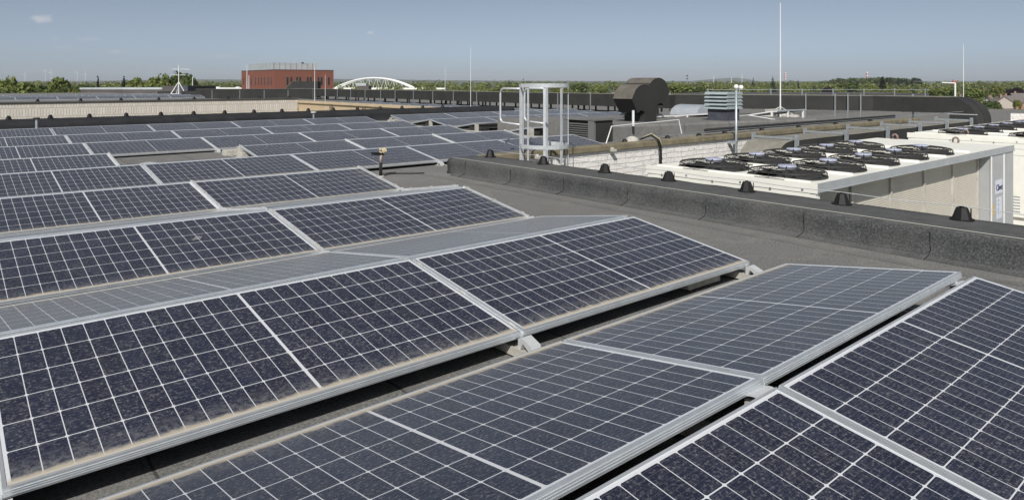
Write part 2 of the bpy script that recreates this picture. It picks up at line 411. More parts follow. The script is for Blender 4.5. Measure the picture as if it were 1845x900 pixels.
# (local X runs along -Y, local Y along +X)
e = MB(); e.tube([(0.02, .062, .236), (16.5, .062, .236)], .0035, 5); e.build('edge_bead', mat('pale_edge_bead', (.42, .42, .38), .6), t)
prof2 = [(-.25, .0), (-.06, .03), (0, .07), (.01, .20), (.03, .26), (.09, .30), (.45, .345), (.95, .36), (1.0, .28), (1.0, -12)]
parapet('roof_parapet', 'long black bitumen parapet along the far left edge of the roof', 28, prof2, (-9, 22.3, 0), 0, 1.0, M['flashdark'])

# white stone wall and brown coping at the back of the plant yard
t = thing('painted_stone_wall', 'white painted stone wall with brown coping behind the fan coolers', 'wall', (6.9, 9.5, 0))
b = MB(); b.box(0, 20.1, 0, .28, -2.6, -.02); b.box(20.1, 29, 0, .28, -2.6, -.55); b.build('wall_face', M['whitewall'], t)
b = MB(); b.box(.45, 20.1, -.055, .22, -.02, .10); b.build('coping', M['coping'], t, bevel=.015)
b = MB()
for i in range(14): b.lathe([(.012, 0), (.012, .01)], (1 + i * 1.4, -.02, -.14), 6)
b.build('fixing', M['galv'], t)
t = thing('painted_stone_wall', 'cream stone wall with rust brown coping at the far right end of the yard', 'wall', (35.9, 9.0, 0))
b = MB(); b.box(0, .3, -22, 0, -2.6, .02); b.build('wall_face', M['whitewall'], t)
b = MB(); b.box(-.1, .4, -22.1, -1.2, .02, .18); b.build('coping', M['rust'], t, bevel=.01)

# neighbouring block beyond the courtyard: ribbed white wall, tan side wall, roof
nb = thing('neighbouring_block', 'lower neighbouring block with white ribbed wall and flat roof of solar panels', 'building', (0, 44, -13.2))
b = MB(); b.box(-60, 18.7, 0, .4, 0, 13.46); b.build('ribbed_wall', M['ribwall'], nb)
b = MB(); b.box(-60, 18.75, -.06, .46, 13.46, 13.54); b.build('roof_edge', M['flash'], nb, bevel=.02)
b = MB(); b.box(-60, 18.6, .5, 62, 12.9, 13.2); b.box(-59, 18.5, .5, 61, 0, 12.9); b.build('roof_deck', M['roof'], nb)
sw = thing('tan_side_wall', 'tan clad wall running along the courtyard toward the black parapet', 'wall', (18.75, 23.4, 0))
b = MB(); b.box(0, .3, 0, 20.6, -12, .02); b.build('cladding', M['copingtan'], sw)
b = MB(); b.box(-.10, .4, 0, 20.6, .02, .16); b.build('coping', M['copingtan'], sw, bevel=.01)
b = MB()
for y in (6.2, 11.4, 15.5): b.box(-.03, 0, y, y + .45, -1.2, -.02)
b.build('opening', M['coping'], sw)

# ------------------------------------------------------------------ solar panels
def make_panel(low):
    root = thing('solar_panel', 'x', 'solar panel')
    f = MB(); lip = .011; h = PH
    hx, hy = PL / 2, PW / 2
    for sy in (-1, 1):
        y0, y1 = sorted((sy * hy, sy * (hy - lip))); f.box(-hx, hx, y0, y1, -h, 0)
        yb0, yb1 = sorted((sy * (hy - lip), sy * (hy - .03))); f.box(-hx + .03, hx - .03, yb0, yb1, -h, -h + .003)
        for z in (-.011, -.019, -.027):      # extruded ribs on the outside
            y0, y1 = sorted((sy * hy, sy * (hy + .0022))); f.box(-hx + .001, hx - .001, y0, y1, z - .0018, z + .0018)
    for sx in (-1, 1):
        x0, x1 = sorted((sx * hx, sx * (hx - lip))); f.box(x0, x1, -hy + lip, hy - lip, -h, 0)
    f.build('frame', M['frame'], root)
    gl = MB(); gl.box(-hx + lip, hx - lip, -hy + lip, hy - lip, -.008, -.002); gl.build('cell_glass', M['cells'], root)
    return root
PROTO = make_panel(True)
used = [False]
TILT = math.asin(.1594 / 1.046)
HZ = PW * cos(TILT); DZ = PW * sin(TILT)
PITCH = 2.102
def put_panel(xr, v, zlow, toward, label, group, slope=0):
    """panel whose right end is at xr; v = its low edge; toward = slopes down toward the viewer"""
    o = PROTO if not used[0] else dup(PROTO); used[0] = True
    o['label'] = label; o['group'] = group
    cx = xr - PITCH / 2
    if toward: o.rotation_euler = (TILT, slope, 0); o.location = (cx, v + HZ / 2, zlow + DZ / 2)
    else: o.rotation_euler = (TILT, -slope, pi); o.location = (cx, v - HZ / 2, zlow + DZ / 2)
    return o

ZL = .12
RAILS = []
def rail(x, v0, v1, zo, label, ridges, lows, plates=()):
    """mounting rail under the joint between two panels, with its feet, ridge posts and cover strips"""
    t = thing('mounting_rail', label, 'mounting rail', (x, v0, zo), 0, 'mounting rails under the panel joints')
    b = MB(); b.box(-.035, .035, 0, v1 - v0, .012, .045); b.box(-.045, -.035, 0, v1 - v0, .012, .055); b.box(.035, .045, 0, v1 - v0, .012, .055)
    b.build('base_rail', M['dusty'], t)
    for l, sgn in lows:                       # folded foot bracket at a low edge
        y = l - v0; b = MB()
        b.prism([(y - sgn * .005, .045), (y - sgn * .005, .10), (y - sgn * .03, .112), (y - sgn * .10, .085), (y - sgn * .115, .05), (y - sgn * .105, .045), (y - sgn * .04, .085), (y - sgn * .02, .05)], -.032, .032, 'X')
        b.build('foot_bracket', M['alu'], t)
    for r in ridges:
        for q in (-.04, .04):
            y = r - v0 + q; MB().box(-.03, .03, y - .015, y + .015, .045, ZL + DZ - .036).build('ridge_post', M['dusty'], t)
    b = MB()
    for r in plates:                          # arched plate bridging the ridge gap
        y = r - v0; n = 8
        pr = [(y - .07 + .14 * i / n, ZL + DZ - .035 + .028 * sin(pi * i / n)) for i in range(n + 1)]
        b.prism(pr + [(p[0], p[1] - .004) for p in pr[::-1]], -.06, .06, 'X')
    if plates: b.build('ridge_plate', M['alu'], t)
    for l, sgn in lows:                       # cover strip lying in the joint, up the slope
        y0 = l - v0
        b = MB(); c = MB()
        for i in range(1):
            a = Matrix.Translation((0, y0, ZL)) @ Matrix.Rotation(sgn * TILT, 4, 'X')
            y_a, y_b = (.0, PW) if sgn > 0 else (-PW, 0)
            b.box(-.0095, .0095, y_a, y_b, -.030, -.004, a)
            for q in (.09, .5, .93): c.box(-.012, .012, sgn * PW * q - .02, sgn * PW * q + .02, -.004, .003, a)
        cs = b.build('cover_strip', M['alu'], t); c.build('clamp', M['dusty'], cs)
    return t
def block(name, loc, rz, label, s=(.3, .2, .12)):
    b = MB(); b.box(-s[0] / 2, s[0] / 2, -s[1] / 2, s[1] / 2, 0, s[2])
    o = b.build('ballast_block', M['concrete'], bevel=.008); o.location = loc; o.rotation_euler = (0, 0, rz)
    return tag(o, label, 'ballast block', 'concrete ballast blocks under the panels')

# rows that slope toward the camera: (ordinal, low edge v, right end u, number of panels, z offset at u=2.2, slope along u, missing)
E0 = 4.372
ROWS = [(1, .241, E0 + .045, 3, .008, .0071, ()), (2, 2.6075, E0, 3, .0106, -.0012, ()), (3, 4.882, E0 - .008, 3, -.0095, -.004, ()),
        (4, 7.221, E0 + .005, 3, -.029, -.0035, ()), (5, 9.53, E0 + 3 * PITCH, 6, -.04, 0, ()), (6, 11.84, E0 + 3 * PITCH, 6, -.072, 0, (3,)),
        (7, 14.15, E0 + 3 * PITCH, 6, -.055, 0, ()), (8, 16.46, E0 + 3 * PITCH, 6, -.038, 0, ()), (9, 18.77, E0 + 3 * PITCH, 6, -.0, 0, ())]
GA, GB = 'solar panels sloping down toward the camera', 'solar panels sloping away from the camera'
for (n, v, xe, cnt, zo, sl_, miss) in ROWS:
    for k in range(cnt):
        if k in miss: continue
        xr = xe - k * PITCH; zl = ZL + zo + sl_ * (xr - PITCH / 2 - 2.2)
        pos = 'at its right end' if k == 0 else ORD[k + 1] + ' from its right end'
        put_panel(xr, v, zl, True, 'dusty solar panel sloping down toward camera, %s row back, %s' % (ORD[n], pos), GA, -sl_)
        # its twin on the far side of the ridge
        if n < 9:
            vb = v + 2 * HZ + .062
            if n == 1:
                zl = ZL + .0205 + .0062 * (xr - PITCH / 2 - 2.2); vb = 2.3698
            if n == 6 and k == 2: continue
            pos = 'at right end' if k == 0 else ORD[k + 1] + ' from right'
            put_panel(xr, vb, zl, False, 'dusty solar panel sloping away from camera behind the %s ridge, %s' % (ORD[n], pos), GB, -.0062 if n == 1 else -sl_)
# rails at each joint of the near rows, then of the long rows
for k in range(0, 3):
    x = E0 - k * PITCH + .0; nm = 'at the rows\' right end' if k == 0 else 'under the %s panel joint from the right end' % ORD[k]
    xx = x - (.04 if k == 0 else 0)
    rail(xx, -.2, 9.4, 0, 'aluminium mounting rail %s, near rows' % nm, [1.305, 3.67, 5.94, 8.28], [(.241, 1), (2.3698, -1), (2.6075, 1), (4.72, -1), (4.882, 1), (7.06, -1), (7.221, 1)], [1.305])
for k in range(0, 6):
    x = E0 + (3 - k) * PITCH; nm = 'at the long rows\' right end' if k == 0 else 'under the %s joint from the long rows\' right end' % ORD[k]
    rail(x - (.04 if k == 0 else 0), 9.35, 20.9, -.045, 'aluminium mounting rail ' + nm, [10.6, 12.9, 15.2, 17.5, 19.83], [(9.53, 1), (11.84, 1), (14.15, 1), (16.46, 1), (18.77, 1)])
# ballast visible in the empty bay of the sixth row
for i, (x, y, lab) in enumerate([(4.42, 13.4, 'left of the two by the ridge post'), (4.5, 12.8, 'nearer of the two by the ridge post')]):
    block('b', (x, y, -.03), .05 * i, 'concrete ballast block in the empty panel bay, ' + lab, (.32, .20, .13))
tag(MB().lathe([(.16, 0), (.17, .03), (.13, .06), (.05, .075)], (0, 0, 0), 14).build('roof_drain', M['alu'], loc=(2.75, 12.35, .0)), 'low pale roof drain cover on the deck in the empty panel bay', 'roof drain')
for i, (x, y) in enumerate([(4.25, 2.48), (4.3, 4.8), (4.3, 7.14)]):
    block('b', (x - .28, y + .3, .012), 0, 'grey concrete ballast block at right end, %s low edge' % ORD[i + 1], (.36, .16, .05))

# second field beyond the walkway, its two front rows without their camera side panels
S0 = 11.55
for n, (v, zo) in enumerate([(18.77, .02), (16.46, -.02)]):
    for k in range(4):
        put_panel(S0 + PITCH * (k + 1), v, ZL + zo, True, 'solar panel beyond the walkway sloping toward camera, %s row, %s from its left end' % (['far', 'near'][n], ORD[k + 1]), GA)
for n, (v, zo) in enumerate([(18.6, -.02), (16.3, -.03), (14.02, -.04)]):
    for k in range(3):
        put_panel(S0 + PITCH * (k + 1), v, ZL + zo, False, 'solar panel beyond the walkway sloping away from camera, %s row, %s from its left end' % (['far', 'middle', 'near'][n], ORD[k + 1]), GB)
for k in range(4):
    rail(S0 + PITCH * k + (.04 if k == 0 else 0), 12.6, 20.2, -.03, 'aluminium mounting rail beyond the walkway, %s from the left' % ORD[k + 1], [12.95, 15.22, 17.5, 19.83], [(14.02, -1), (16.46, 1), (18.77, 1)])
bl = [(11.75, 13.4), (11.8, 15.7), (11.8, 18.0), (11.75, 20.2), (13.9, 13.3), (14.2, 15.6), (16.0, 13.3)]
for i, (x, y) in enumerate(bl):
    block('b', (x + .25, y, 0), .1 * i, 'concrete ballast block beyond the walkway, %s of seven from left' % ORD[i + 1], (.5, .3, .12))

# third field on the low deck under the long duct: ridges end on to the view
for n in range(12):
    v = 20.9 + n * 2.36
    for k in range(2):
        put_panel(21.6 + PITCH * (k + 1), v, -.22, True, 'solar panel below the long duct, camera side of ridge %d from the right, %s panel' % (n + 1, ['near', 'far'][k]), 'solar panels below the long duct')
        put_panel(21.6 + PITCH * (k + 1), v + 2 * HZ + .05, -.22, False, 'solar panel below the long duct, far side of ridge %d from the right, %s panel' % (n + 1, ['near', 'far'][k]), 'solar panels below the long duct')
# fourth field on the neighbouring block
for n in range(4):
    for k in range(11):
        put_panel(-1.6 + PITCH * (k + 1) - 7, 49.5 + n * 2.6, .33, True, 'distant solar panel on the neighbouring roof, %s row back, %s from the left' % (ORD[n + 1], ORD[k + 1]), 'solar panels on the neighbouring roof')

# ------------------------------------------------------------------ lightning protection blocks and wires
def holder(loc, label, group, s=1.0, rz=0):
    t = thing('conductor_holder', label, 'conductor holder', loc, rz, group)
    b = MB()
    for a, c, z0, z1 in ((.073, .06, .012, .105),):
        pr = [(-a, -a), (a, -a), (a, a), (-a, a)]; n = 8
        lo = [(1.04 * a * cos(2 * pi * (i + .5) / 8), 1.04 * a * sin(2 * pi * (i + .5) / 8)) for i in range(8)]
        v0 = [b.b.verts.new((x * s, y * s, z0 * s)) for x, y in lo]; v1 = [b.b.verts.new((x * .56 * s, y * .56 * s, z1 * s)) for x, y in lo]
        for i in range(8): b._f([v0[i], v0[(i + 1) % 8], v1[(i + 1) % 8], v1[i]])
        b._f(v1); b._f(v0[::-1])
    b.lathe([(.092 * s, 0), (.092 * s, .012 * s)], n=12)
    b.build('base', M['black'], t)
    b = MB(); b.box(-.004 * s, .004 * s, -.07 * s, -.062 * s, .0, .10 * s); b.box(-.03 * s, .03 * s, -.012 * s, .012 * s, .105 * s, .118 * s); b.build('clip', M['black'], t)
    return t
HP = [(6.62, 8.35), (6.62, 7.15), (6.6, 5.98), (6.62, 5.0), (6.6, 3.98), (6.58, 2.98), (6.62, 2.0), (6.62, 1.0)]
h0 = None
for i, (x, y) in enumerate(HP[:7]):
    lab = 'black plastic conductor holder on the right parapet, %s from the ladder end' % ORD[i + 1]
    if h0 is None: h0 = holder((x, y, .217), lab, 'conductor holders on the right parapet')
    else:
        o = dup(h0); o.location = (x, y, .217); o.rotation_euler[2] = .1 * i; o['label'] = lab
pts = []
for i, (x, y) in enumerate(HP):
    pts.append((x, y, .335))
    if i < len(HP) - 1: pts.append(((x + HP[i + 1][0]) / 2, (y + HP[i + 1][1]) / 2, .322))
tag(MB().tube(pts, .004, 6).build('conductor_wire', M['alu'], smooth=True), 'thin aluminium lightning wire strung between holders on the right parapet', 'wire')
for i in range(16):
    x = 1.7 + i * .94; lab = 'black conductor holder on the far left parapet, %s from the left' % ORD[i + 1]
    o = dup(h0); o.location = (x, 23.0, .35); o['label'] = lab; o['group'] = 'conductor holders on the far left parapet'
for i in range(12):
    o = dup(h0); x = -3.3 + i * 1.95; o.location = (x, 44.1, .34); o.scale = (1.3,) * 3
    o['label'] = 'small black conductor holder on the white ribbed wall, %s from the left' % ORD[i + 1]; o['group'] = 'conductor holders on the neighbouring block'
cp = [(8.35, 9.62), (9.9, 9.65), (11.6, 9.68), (13.1, 9.68), (14.3, 9.66), (15.4, 9.66), (17.2, 9.68), (19.2, 9.68), (21.5, 9.68), (24, 9.68)]
for i, (x, y) in enumerate(cp):
    o = dup(h0); o.location = (x, y + .25, .0); o.scale = (1.15,) * 3
    o['label'] = 'black conductor holder beside the brown wall coping, %s from the ladder' % ORD[i + 1]; o['group'] = 'conductor holders along the brown coping'
tag(MB().tube([(12.0, 9.93, .14), (14.3, 9.92, .15), (15.9, 9.90, .16), (19, 9.93, .15), (24, 9.93, .15), (33, 9.93, .15)], .008, 6).build('conductor_wire', M['galv']), 'grey conductor wire running along the brown coping past the sensor pole', 'wire')

# ------------------------------------------------------------------ ladder with safety cage
t = thing('caged_ladder', 'white metal access ladder with safety cage and hand rails at the yard edge', 'ladder', (8.47, 9.40, 0), -pi / 2)
for y in (.30, -.30):
    MB().box(-.03, .03, y - .03, y + .03, -2.4, 1.335).build('stile', M['whitepipe'], t, bevel=.006)
b = MB()
for i in range(8): b.tube([(0, -.3, -2.2 + i * .28), (0, .3, -2.2 + i * .28)], .016, 8)
b.build('rung', M['whitepipe'], t, smooth=True)
def hoop(z, h):
    b = MB(); P = []
    n = 20
    for i in range(n + 1):
        a = -pi / 2 + pi * i / n; P.append((.30 + .42 * cos(a), .42 * sin(a)))
    P = [(0.02, -.34), (.12, -.41)] + P + [(.12, .41), (.02, .34)]
    O = []
    for i, (x, y) in enumerate(P):
        q0, q1 = P[max(i - 1, 0)], P[min(i + 1, len(P) - 1)]; tx, ty = q1[0] - q0[0], q1[1] - q0[1]; L = sqrt(tx * tx + ty * ty)
        O.append((x + ty / L * .008, y - tx / L * .008))
    b.prism(P + O[::-1], z, z + h, 'Z').build('cage_hoop', M['whitepipe'], t)
hoop(1.275, .07); hoop(.20, .07); hoop(-.6, .07)
for a in (-90, -45, 0, 45, 90):
    x, y = .30 + .41 * cos(radians(a)), .41 * sin(radians(a))
    m_ = Matrix.Translation((x, y, 0)) @ Matrix.Rotation(radians(a), 4, 'Z')
    MB().box(-.006, .006, -.02, .02, -1.2, 1.29, m_).build('cage_strap', M['whitepipe'], t)
for y in (.30, -.30):
    r = .1; P = [(0, y, 1.25)]
    P.append((-.5, y, 1.25))
    for i in range(1, 7): P.append((-.5 - r * sin(pi / 2 * i / 6), y, 1.25 - r + r * cos(pi / 2 * i / 6)))
    for i in range(0, 7): P.append((-.5 - r * cos(pi / 2 * i / 6), y, .72 + r - .1 - r * sin(pi / 2 * i / 6) + .0))
    P.append((0, y, .60))
    MB().tube(P, .019, 8).build('hand_rail', M['whitepipe'], t, smooth=True)

# ------------------------------------------------------------------ coolers with fans
def fan(parent, x, y, z, R=.45):
    g = MB()
    g.lathe([(R + .03, 0), (R + .03, .015), (R, .015), (R, 0)], (x, y, z), 32, cap=False)
    for rr in [.17 + .045 * i for i in range(6)]:
        g.ring((x, y, z + .125 - .055 * (rr / R) ** 2), rr, .003, 28, 4)
    g.ring((x, y, z + .07), R - .01, .007, 32, 6); g.ring((x, y, z + .035), R, .003, 32, 4)
    for i in range(4):
        a = 2 * pi * i / 4 + .45; ca, sa = cos(a), sin(a)
        g.tube([(x + ca * r, y + sa * r, z + h) for r, h in ((.13, .125), (.3, .11), (R - .02, .085), (R + .01, .06), (R + .015, .0))], .009, 6)
    for i in range(14):
        a = 2 * pi * i / 14; ca, sa = cos(a), sin(a)
        g.tube([(x + ca * r, y + sa * r, z + h) for r, h in ((.15, .12), (R, .065), (R, 0))], .0028, 4)
    o = g.build('fan_guard', M['guard'], parent)
    MB().lathe([(.105, .09), (.115, .12), (.105, .135), (.05, .14)], (x, y, z), 20).build('motor_cap', M['hub'], o)
    MB().lathe([(R - .005, .003), (.10, .005)], (x, y, z), 32).build('fan_well', M['well'], o)
    b = MB()
    for i in range(5):
        a = 2 * pi * i / 5
        m_ = Matrix.Translation((x, y, z + .035)) @ Matrix.Rotation(a, 4, 'Z') @ Matrix.Rotation(.35, 4, 'X')
        b.box(.1, R - .05, -.09, .09, -.003, .003, m_)
    b.build('fan_blade', M['guard'], o)
    return o
M['well'] = mat('fan_well_grey', (.07, .072, .074), .7)
def cooler(label, x0, x1, y0, y1, top, fans, coils, cab, extra):
    t = thing('fan_cooler', label, 'fan cooler', (x0, y0, -2.5))
    Lx, Ly, H = x1 - x0, y1 - y0, top + 2.5
    b = MB(); b.box(.05, Lx - .05, .20, Ly - .05, .15, H - .057); b.build('casing', M['cream'], t)
    b = MB(); b.box(0, Lx, 0, Ly, H - .055, H); b.build('top_plate', M['cream'], t, bevel=.004)
    b = MB(); b.box(-.02, .0, -.02, Ly + .02, H - .10, H + .012); b.build('end_fascia', M['cream'], t)
    b = MB(); b.box(.003, Lx, -.022, -.002, H - .088, H + .01); b.box(.003, Lx, -.04, -.022, H - .088, H - .078); b.build('side_fascia', M['creamedge'], t)
    b = MB()
    b.box(-.012, .05, .06, Ly - .06, H - 1.6, H - .057)
    b.build('end_panel', M['cream'], t)
    b = MB()
    for zz in (-.21, -.34): b.box(-.0145, -.0122, .06, Ly - .06, H + zz - .006, H + zz)
    for yy in (.55, Ly - .5): b.box(-.0145, -.0122, yy, yy + .006, H - .8, H - .2)
    b.build('panel_joint', M['creamedge'], t)
    MB().box(-.008, .09, 0, .058, .1, H - .09).build('corner_post', M['cream'], t); MB().box(-.008, .09, Ly - .058, Ly, .1, H - .09).build('corner_post', M['cream'], t)
    b = MB()
    for i in range(fans + 1):
        xx = .08 + i * 1.09
        b.box(xx - .04, xx, .10, Ly - .12, H, H + .028)
    b.build('top_flange', M['cream'], t)
    b = MB()
    for i in range(10): b.lathe([(.014, 0), (.014, .008)], (.1, .15 + i * .22, H), 6)
    for i in range(6): 
        m_ = Matrix.Translation((-.02, .15 + i * .4, H - .07 - .03 * (i % 2))) @ Matrix.Rotation(-pi / 2, 4, 'Y')
        b.box(-.012, .012, -.012, .012, 0, .006, m_)
    b.build('screw', M['galv'], t)
    for i in range(fans):
        for yy in (Ly * .25, Ly * .69): fan(t, .47 + i * 1.09, yy, H, .445)
    if coils:
        edges = coils
        for i in range(len(edges) - 1):
            c = MB(); c.box(edges[i] + .03, edges[i + 1] - .03, .182, .20, .25, H - .09)
            z = .3
            while z < H - .11:
                c.box(edges[i] + .03, edges[i + 1] - .03, .175, .182, z, z + .006); z += .03
            c.build('coil_panel', M['coil'], t)
        p = MB()
        for e in edges: p.box(e - .025, e + .025, .15, .2, .1, H - .09)
        p.build('frame_post', M['dusty'], t)
    if cab:
        c = MB(); c.box(cab[0], cab[1], -.02, .199, .2, H - .09); co = c.build('cabinet', M['cabinet'], t, bevel=.01)
        mid = cab[0] + (cab[1] - cab[0]) * .55
        MB().box(mid - .012, mid + .012, -.034, -.02, .2, H - .1).build('cabinet_post', M['white'], co)
        MB().box(cab[0] - .02, cab[0] + .02, -.034, -.02, .2, H - .1).build('cabinet_trim', M['white'], co)
        MB().box(mid - .48, mid - .10, -.026, -.021, H - .78, H - .62 + .08).build('logo_plate', M['paper'], co)
        tx = bpy.data.curves.new('logo_lettering', 'FONT'); tx.body = 'Clivet'; tx.size = .15; tx.extrude = .002
        to = bpy.data.objects.new('logo_lettering', tx); COL.objects.link(to); to.parent = co
        lm = bpy.data.meshes.new_from_object(to); lm.materials.clear(); lm.materials.append(M['signblue'])
        bpy.data.objects.remove(to); to = bpy.data.objects.new('logo_lettering', lm); COL.objects.link(to); to.parent = co
        to.location = (mid - .46, -.030, H - .72); to.rotation_euler = (pi / 2, 0, 0)
        MB().box(mid - .42, mid - .12, -.025, -.021, H - 1.22, H - .84).build('data_sheet', M['paper'], co)
        d = MB()
        for q in range(4): d.box(mid - .36, mid - .30, -.028, -.025, H - 1.14 + q * .075, H - 1.10 + q * .075)
        d.build('data_marks', M['cabinet'], co)
        MB().box(cab[0] + .04, cab[0] + .12, -.027, -.021, H - 1.12, H - .95).build('warning_sticker', M['yellow'], co)
    return t, H
ct, H = cooler('long cream fan cooler with ten black roof fans next to the parapet', 7.75, 15.3, 3.8, 6.2, .2, 5, [.12, 1.28, 2.50, 3.72, 4.94, 6.16], (6.2, 7.5), None)
MB().box(-.017, -.013, 1.5, 1.66, H - .62, H - .55).build('sticker', M['cyan'], ct)
MB().box(-.017, -.013, .62, 1.05, H - .60, H - .53).build('sticker', M['orange'], ct)
ct2, H2 = cooler('second cream fan cooler behind the long one, cut off by the right edge', 17.0, 24.6, 3.2, 6.2, .22, 6, None, None, None)
b = MB()
for i in range(6): b.box(-.0145, -.0122, .9, 1.5, H2 - 1.2 - i * .06, H2 - 1.175 - i * .06)
b.build('vent_slot', M['creamedge'], ct2)
def eye(parent, x, y, z, m):
    b = MB(); P = [(x, y + .05 * cos(a), z + .06 + .06 * sin(a)) for a in [2 * pi * i / 16 for i in range(17)]]
    b.tube(P, .02, 6).build('lifting_eye', m, parent, smooth=True)
M['eye'] = mat('weathered_lifting_eye', (.20, .15, .13), .7, 0, .3, 30)
eye(ct, 7.45, .9, H - .02, M['eye']); eye(ct, 7.45, 2.0, H - .02, M['eye']); eye(ct2, .1, .8, H2, M['eye']); eye(ct2, .1, 1.9, H2, M['eye'])
# things on the yard floor by the cabinet
t = thing('yard_cabinet', 'low white equipment box standing by the cooler cabinet', 'cabinet', (13.6, 2.45, -2.5))
MB().box(0, .9, 0, .8, 0, 1.15).build('body', M['white'], t, bevel=.01); MB().box(-.04, .94, -.04, .84, 1.15, 1.19).build('lid', M['white'], t)
tag(MB().tube([(9.0, 1.72, -.62), (12, .9, -.66), (16, -.2, -.7)], .05, 12).build('white_pipe', M['whitepipe'], smooth=True), 'thick white pipe running beyond the right end of the parapet', 'pipe')
t = thing('isolator_box', 'small grey isolator box standing near the white yard box', 'switch box', (14.9, 2.1, -2.5))
MB().box(0, .3, 0, .3, .9, 1.5).build('body', M['paper'], t, bevel=.01); MB().box(.1, .2, .1, .2, 0, .9).build('stand', M['galv'], t)

# low black duct along the white wall, with galvanised support frames
t = thing('black_air_duct', 'low black duct with dusty top and curved end between wall and cooler', 'air duct', (14.4, 7.95, -.07))
b = MB(); b.box(.6, 13, 0, .9, -.65, .10); b.build('duct_run', M['duct'], t)
b = MB(); b.box(.6, 13, -.01, .91, .10, .113); b.build('duct_top', M['ducttop'], t)
pr = [(.6, .10)] + [(.6 - .75 * sin(pi / 2 * i / 10), -.65 + .75 * cos(pi / 2 * i / 10)) for i in range(1, 11)] + [(-.15, -2.4), (.6, -2.4)]
b = MB(); b.prism(pr, .001, .899, 'Y'); b.build('duct_elbow', M['duct'], t)
pr = [(.6 - .757 * sin(pi / 2 * i / 10), -.65 + .757 * cos(pi / 2 * i / 10)) for i in range(0, 10)]
pr = pr + [(p[0], p[1] - .012) for p in pr[::-1]]
b = MB(); b.prism(pr, -.008, .908, 'Y'); b.build('elbow_cover', M['ducttop'], t)
sup0 = None
for i, x in enumerate((15.1, 17.6, 20.1, 22.4, 24.6, 26.9)):
    lab = 'galvanised goalpost frame holding the low black duct, %s from its curved end' % ORD[i + 1]
    if sup0 is None:
        sup0 = thing('duct_support', lab, 'duct support', (x, 7.86, 0), 0, 'support frames over the low black duct')
        MB().box(-.035, .035, -.05, .03, -2.5, .17).build('post', M['galv'], sup0); MB().box(-.035, .035, 1.03, 1.10, -2.5, .17).build('post', M['galv'], sup0)
        MB().box(-.02, .02, .03, 1.03, .06, .11).build('crossbar', M['galv'], sup0)
    else:
        o = dup(sup0); o.location[0] = x; o['label'] = lab

# ------------------------------------------------------------------ raised curb roof, hoods, vents, pole
t = thing('raised_roof_curb', 'long raised black roof curb carrying hoods and a louvred vent', 'roof curb', (12.15, 10.55, 0))
pr = lambda z: [(0, 0), (0, z - .03), (.03, z), (4.6, z), (4.6, 0)]
b = MB(); n = 24
rows = []
for i in range(n + 1):
    x = 9.5 * i / n; z = .38 - .16 * min(1, x / 9); rows.append([b.b.verts.new((x, y, zz)) for y, zz in [(-.12, .002), (-.02, .05), (0, z - .05), (.05, z), (4.4, z), (4.45, z - .05), (4.45, 0)]])
for i in range(n):
    for j in range(6): b._f([rows[i][j], rows[i + 1][j], rows[i + 1][j + 1], rows[i][j + 1]])
b._f(rows[0]); b._f(rows[-1]); b.build('curb', M['roof'], t)

def hood(label, x, y, w, z0, s, mirror):
    """gooseneck: upright duct, three quarter bend and a slanted mouth; profile in XZ, swept along Y"""
    t = thing('exhaust_hood', label, 'exhaust hood', (x, y, z0))
    k = -1 if mirror else 1
    P = [(0, 0), (0, .62)]                             # right side up
    c = (-.47, .62); 
    for i in range(1, 15):
        a = radians(0 + 145 * i / 14); P.append((c[0] + .47 * cos(a), c[1] + .43 * sin(a)))
    P += [(-.98, .66), (-.72, .27), (-.60, .35), (-.42, .30), (-.42, 0)]
    P = [(k * p[0] * s, p[1] * s) for p in P]
    b = MB(); b.prism(P, 0, w, 'Y'); b.build('hood_shell', M['duct'], t)
    # dusty rounded top sheet
    T = [(0, .62)] + [(c[0] + .474 * cos(radians(145 * i / 14)), c[1] + .434 * sin(radians(145 * i / 14))) for i in range(4, 15)] + [(-.985, .665)]
    T = T[1:]; T = [(k * p[0] * s, p[1] * s + .004) for p in T]
    b = MB(); b.prism(T + [(p[0], p[1] - .01) for p in T[::-1]], -.01, w + .01, 'Y'); b.build('hood_cover', mat('dusty_hood_top', (.115, .105, .09), .85, 0, .25, 3), t)
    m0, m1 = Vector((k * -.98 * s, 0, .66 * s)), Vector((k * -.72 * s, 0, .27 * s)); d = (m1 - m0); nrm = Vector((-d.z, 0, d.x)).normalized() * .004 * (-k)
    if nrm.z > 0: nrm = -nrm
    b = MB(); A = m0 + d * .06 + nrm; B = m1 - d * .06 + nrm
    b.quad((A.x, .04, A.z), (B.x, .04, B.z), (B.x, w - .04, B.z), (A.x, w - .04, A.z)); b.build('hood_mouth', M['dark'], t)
    b = MB(); x0, x1 = sorted((k * -.45 * s, k * .03 * s)); b.box(x0, x1, -.04, w + .04, .02 * s, .22 * s); b.build('collar', M['duct'], t)
    b = MB(); b.box(x0 - .03, x1 + .03, -.07, w + .07, -.02, .02 * s + .01); b.build('base_curb', M['bluebox'], t)
    return t
hood('black gooseneck exhaust hood in front, its dark mouth facing left', 14.5, 11.4, .62, .33, .93, False)
hood('larger black exhaust hood behind, its rounded end facing right', 15.9, 12.75, .92, .40, 1.04, True)

t = thing('louvred_roof_vent', 'grey louvred roof vent on a dark box beside the sensor pole', 'roof vent', (16.95, 10.85, .30))
t.scale = (.8, .8, .88)
MB().box(0, .82, 0, .75, -.05, .36).build('vent_box', M['bluebox'], t, bevel=.01)
b = MB()
for i in range(5):
    z = .36 + i * .115
    b.prism([(-.10, z), (-.10, z + .02), (.0, z + .085), (.82, z + .085), (.92, z + .02), (.92, z)], -.08, .83, 'Y')
b.build('louvre', M['lightgrey'], t)
MB().box(.04, .78, .04, .71, .36, .92).build('louvre_core', M['dark'], t)

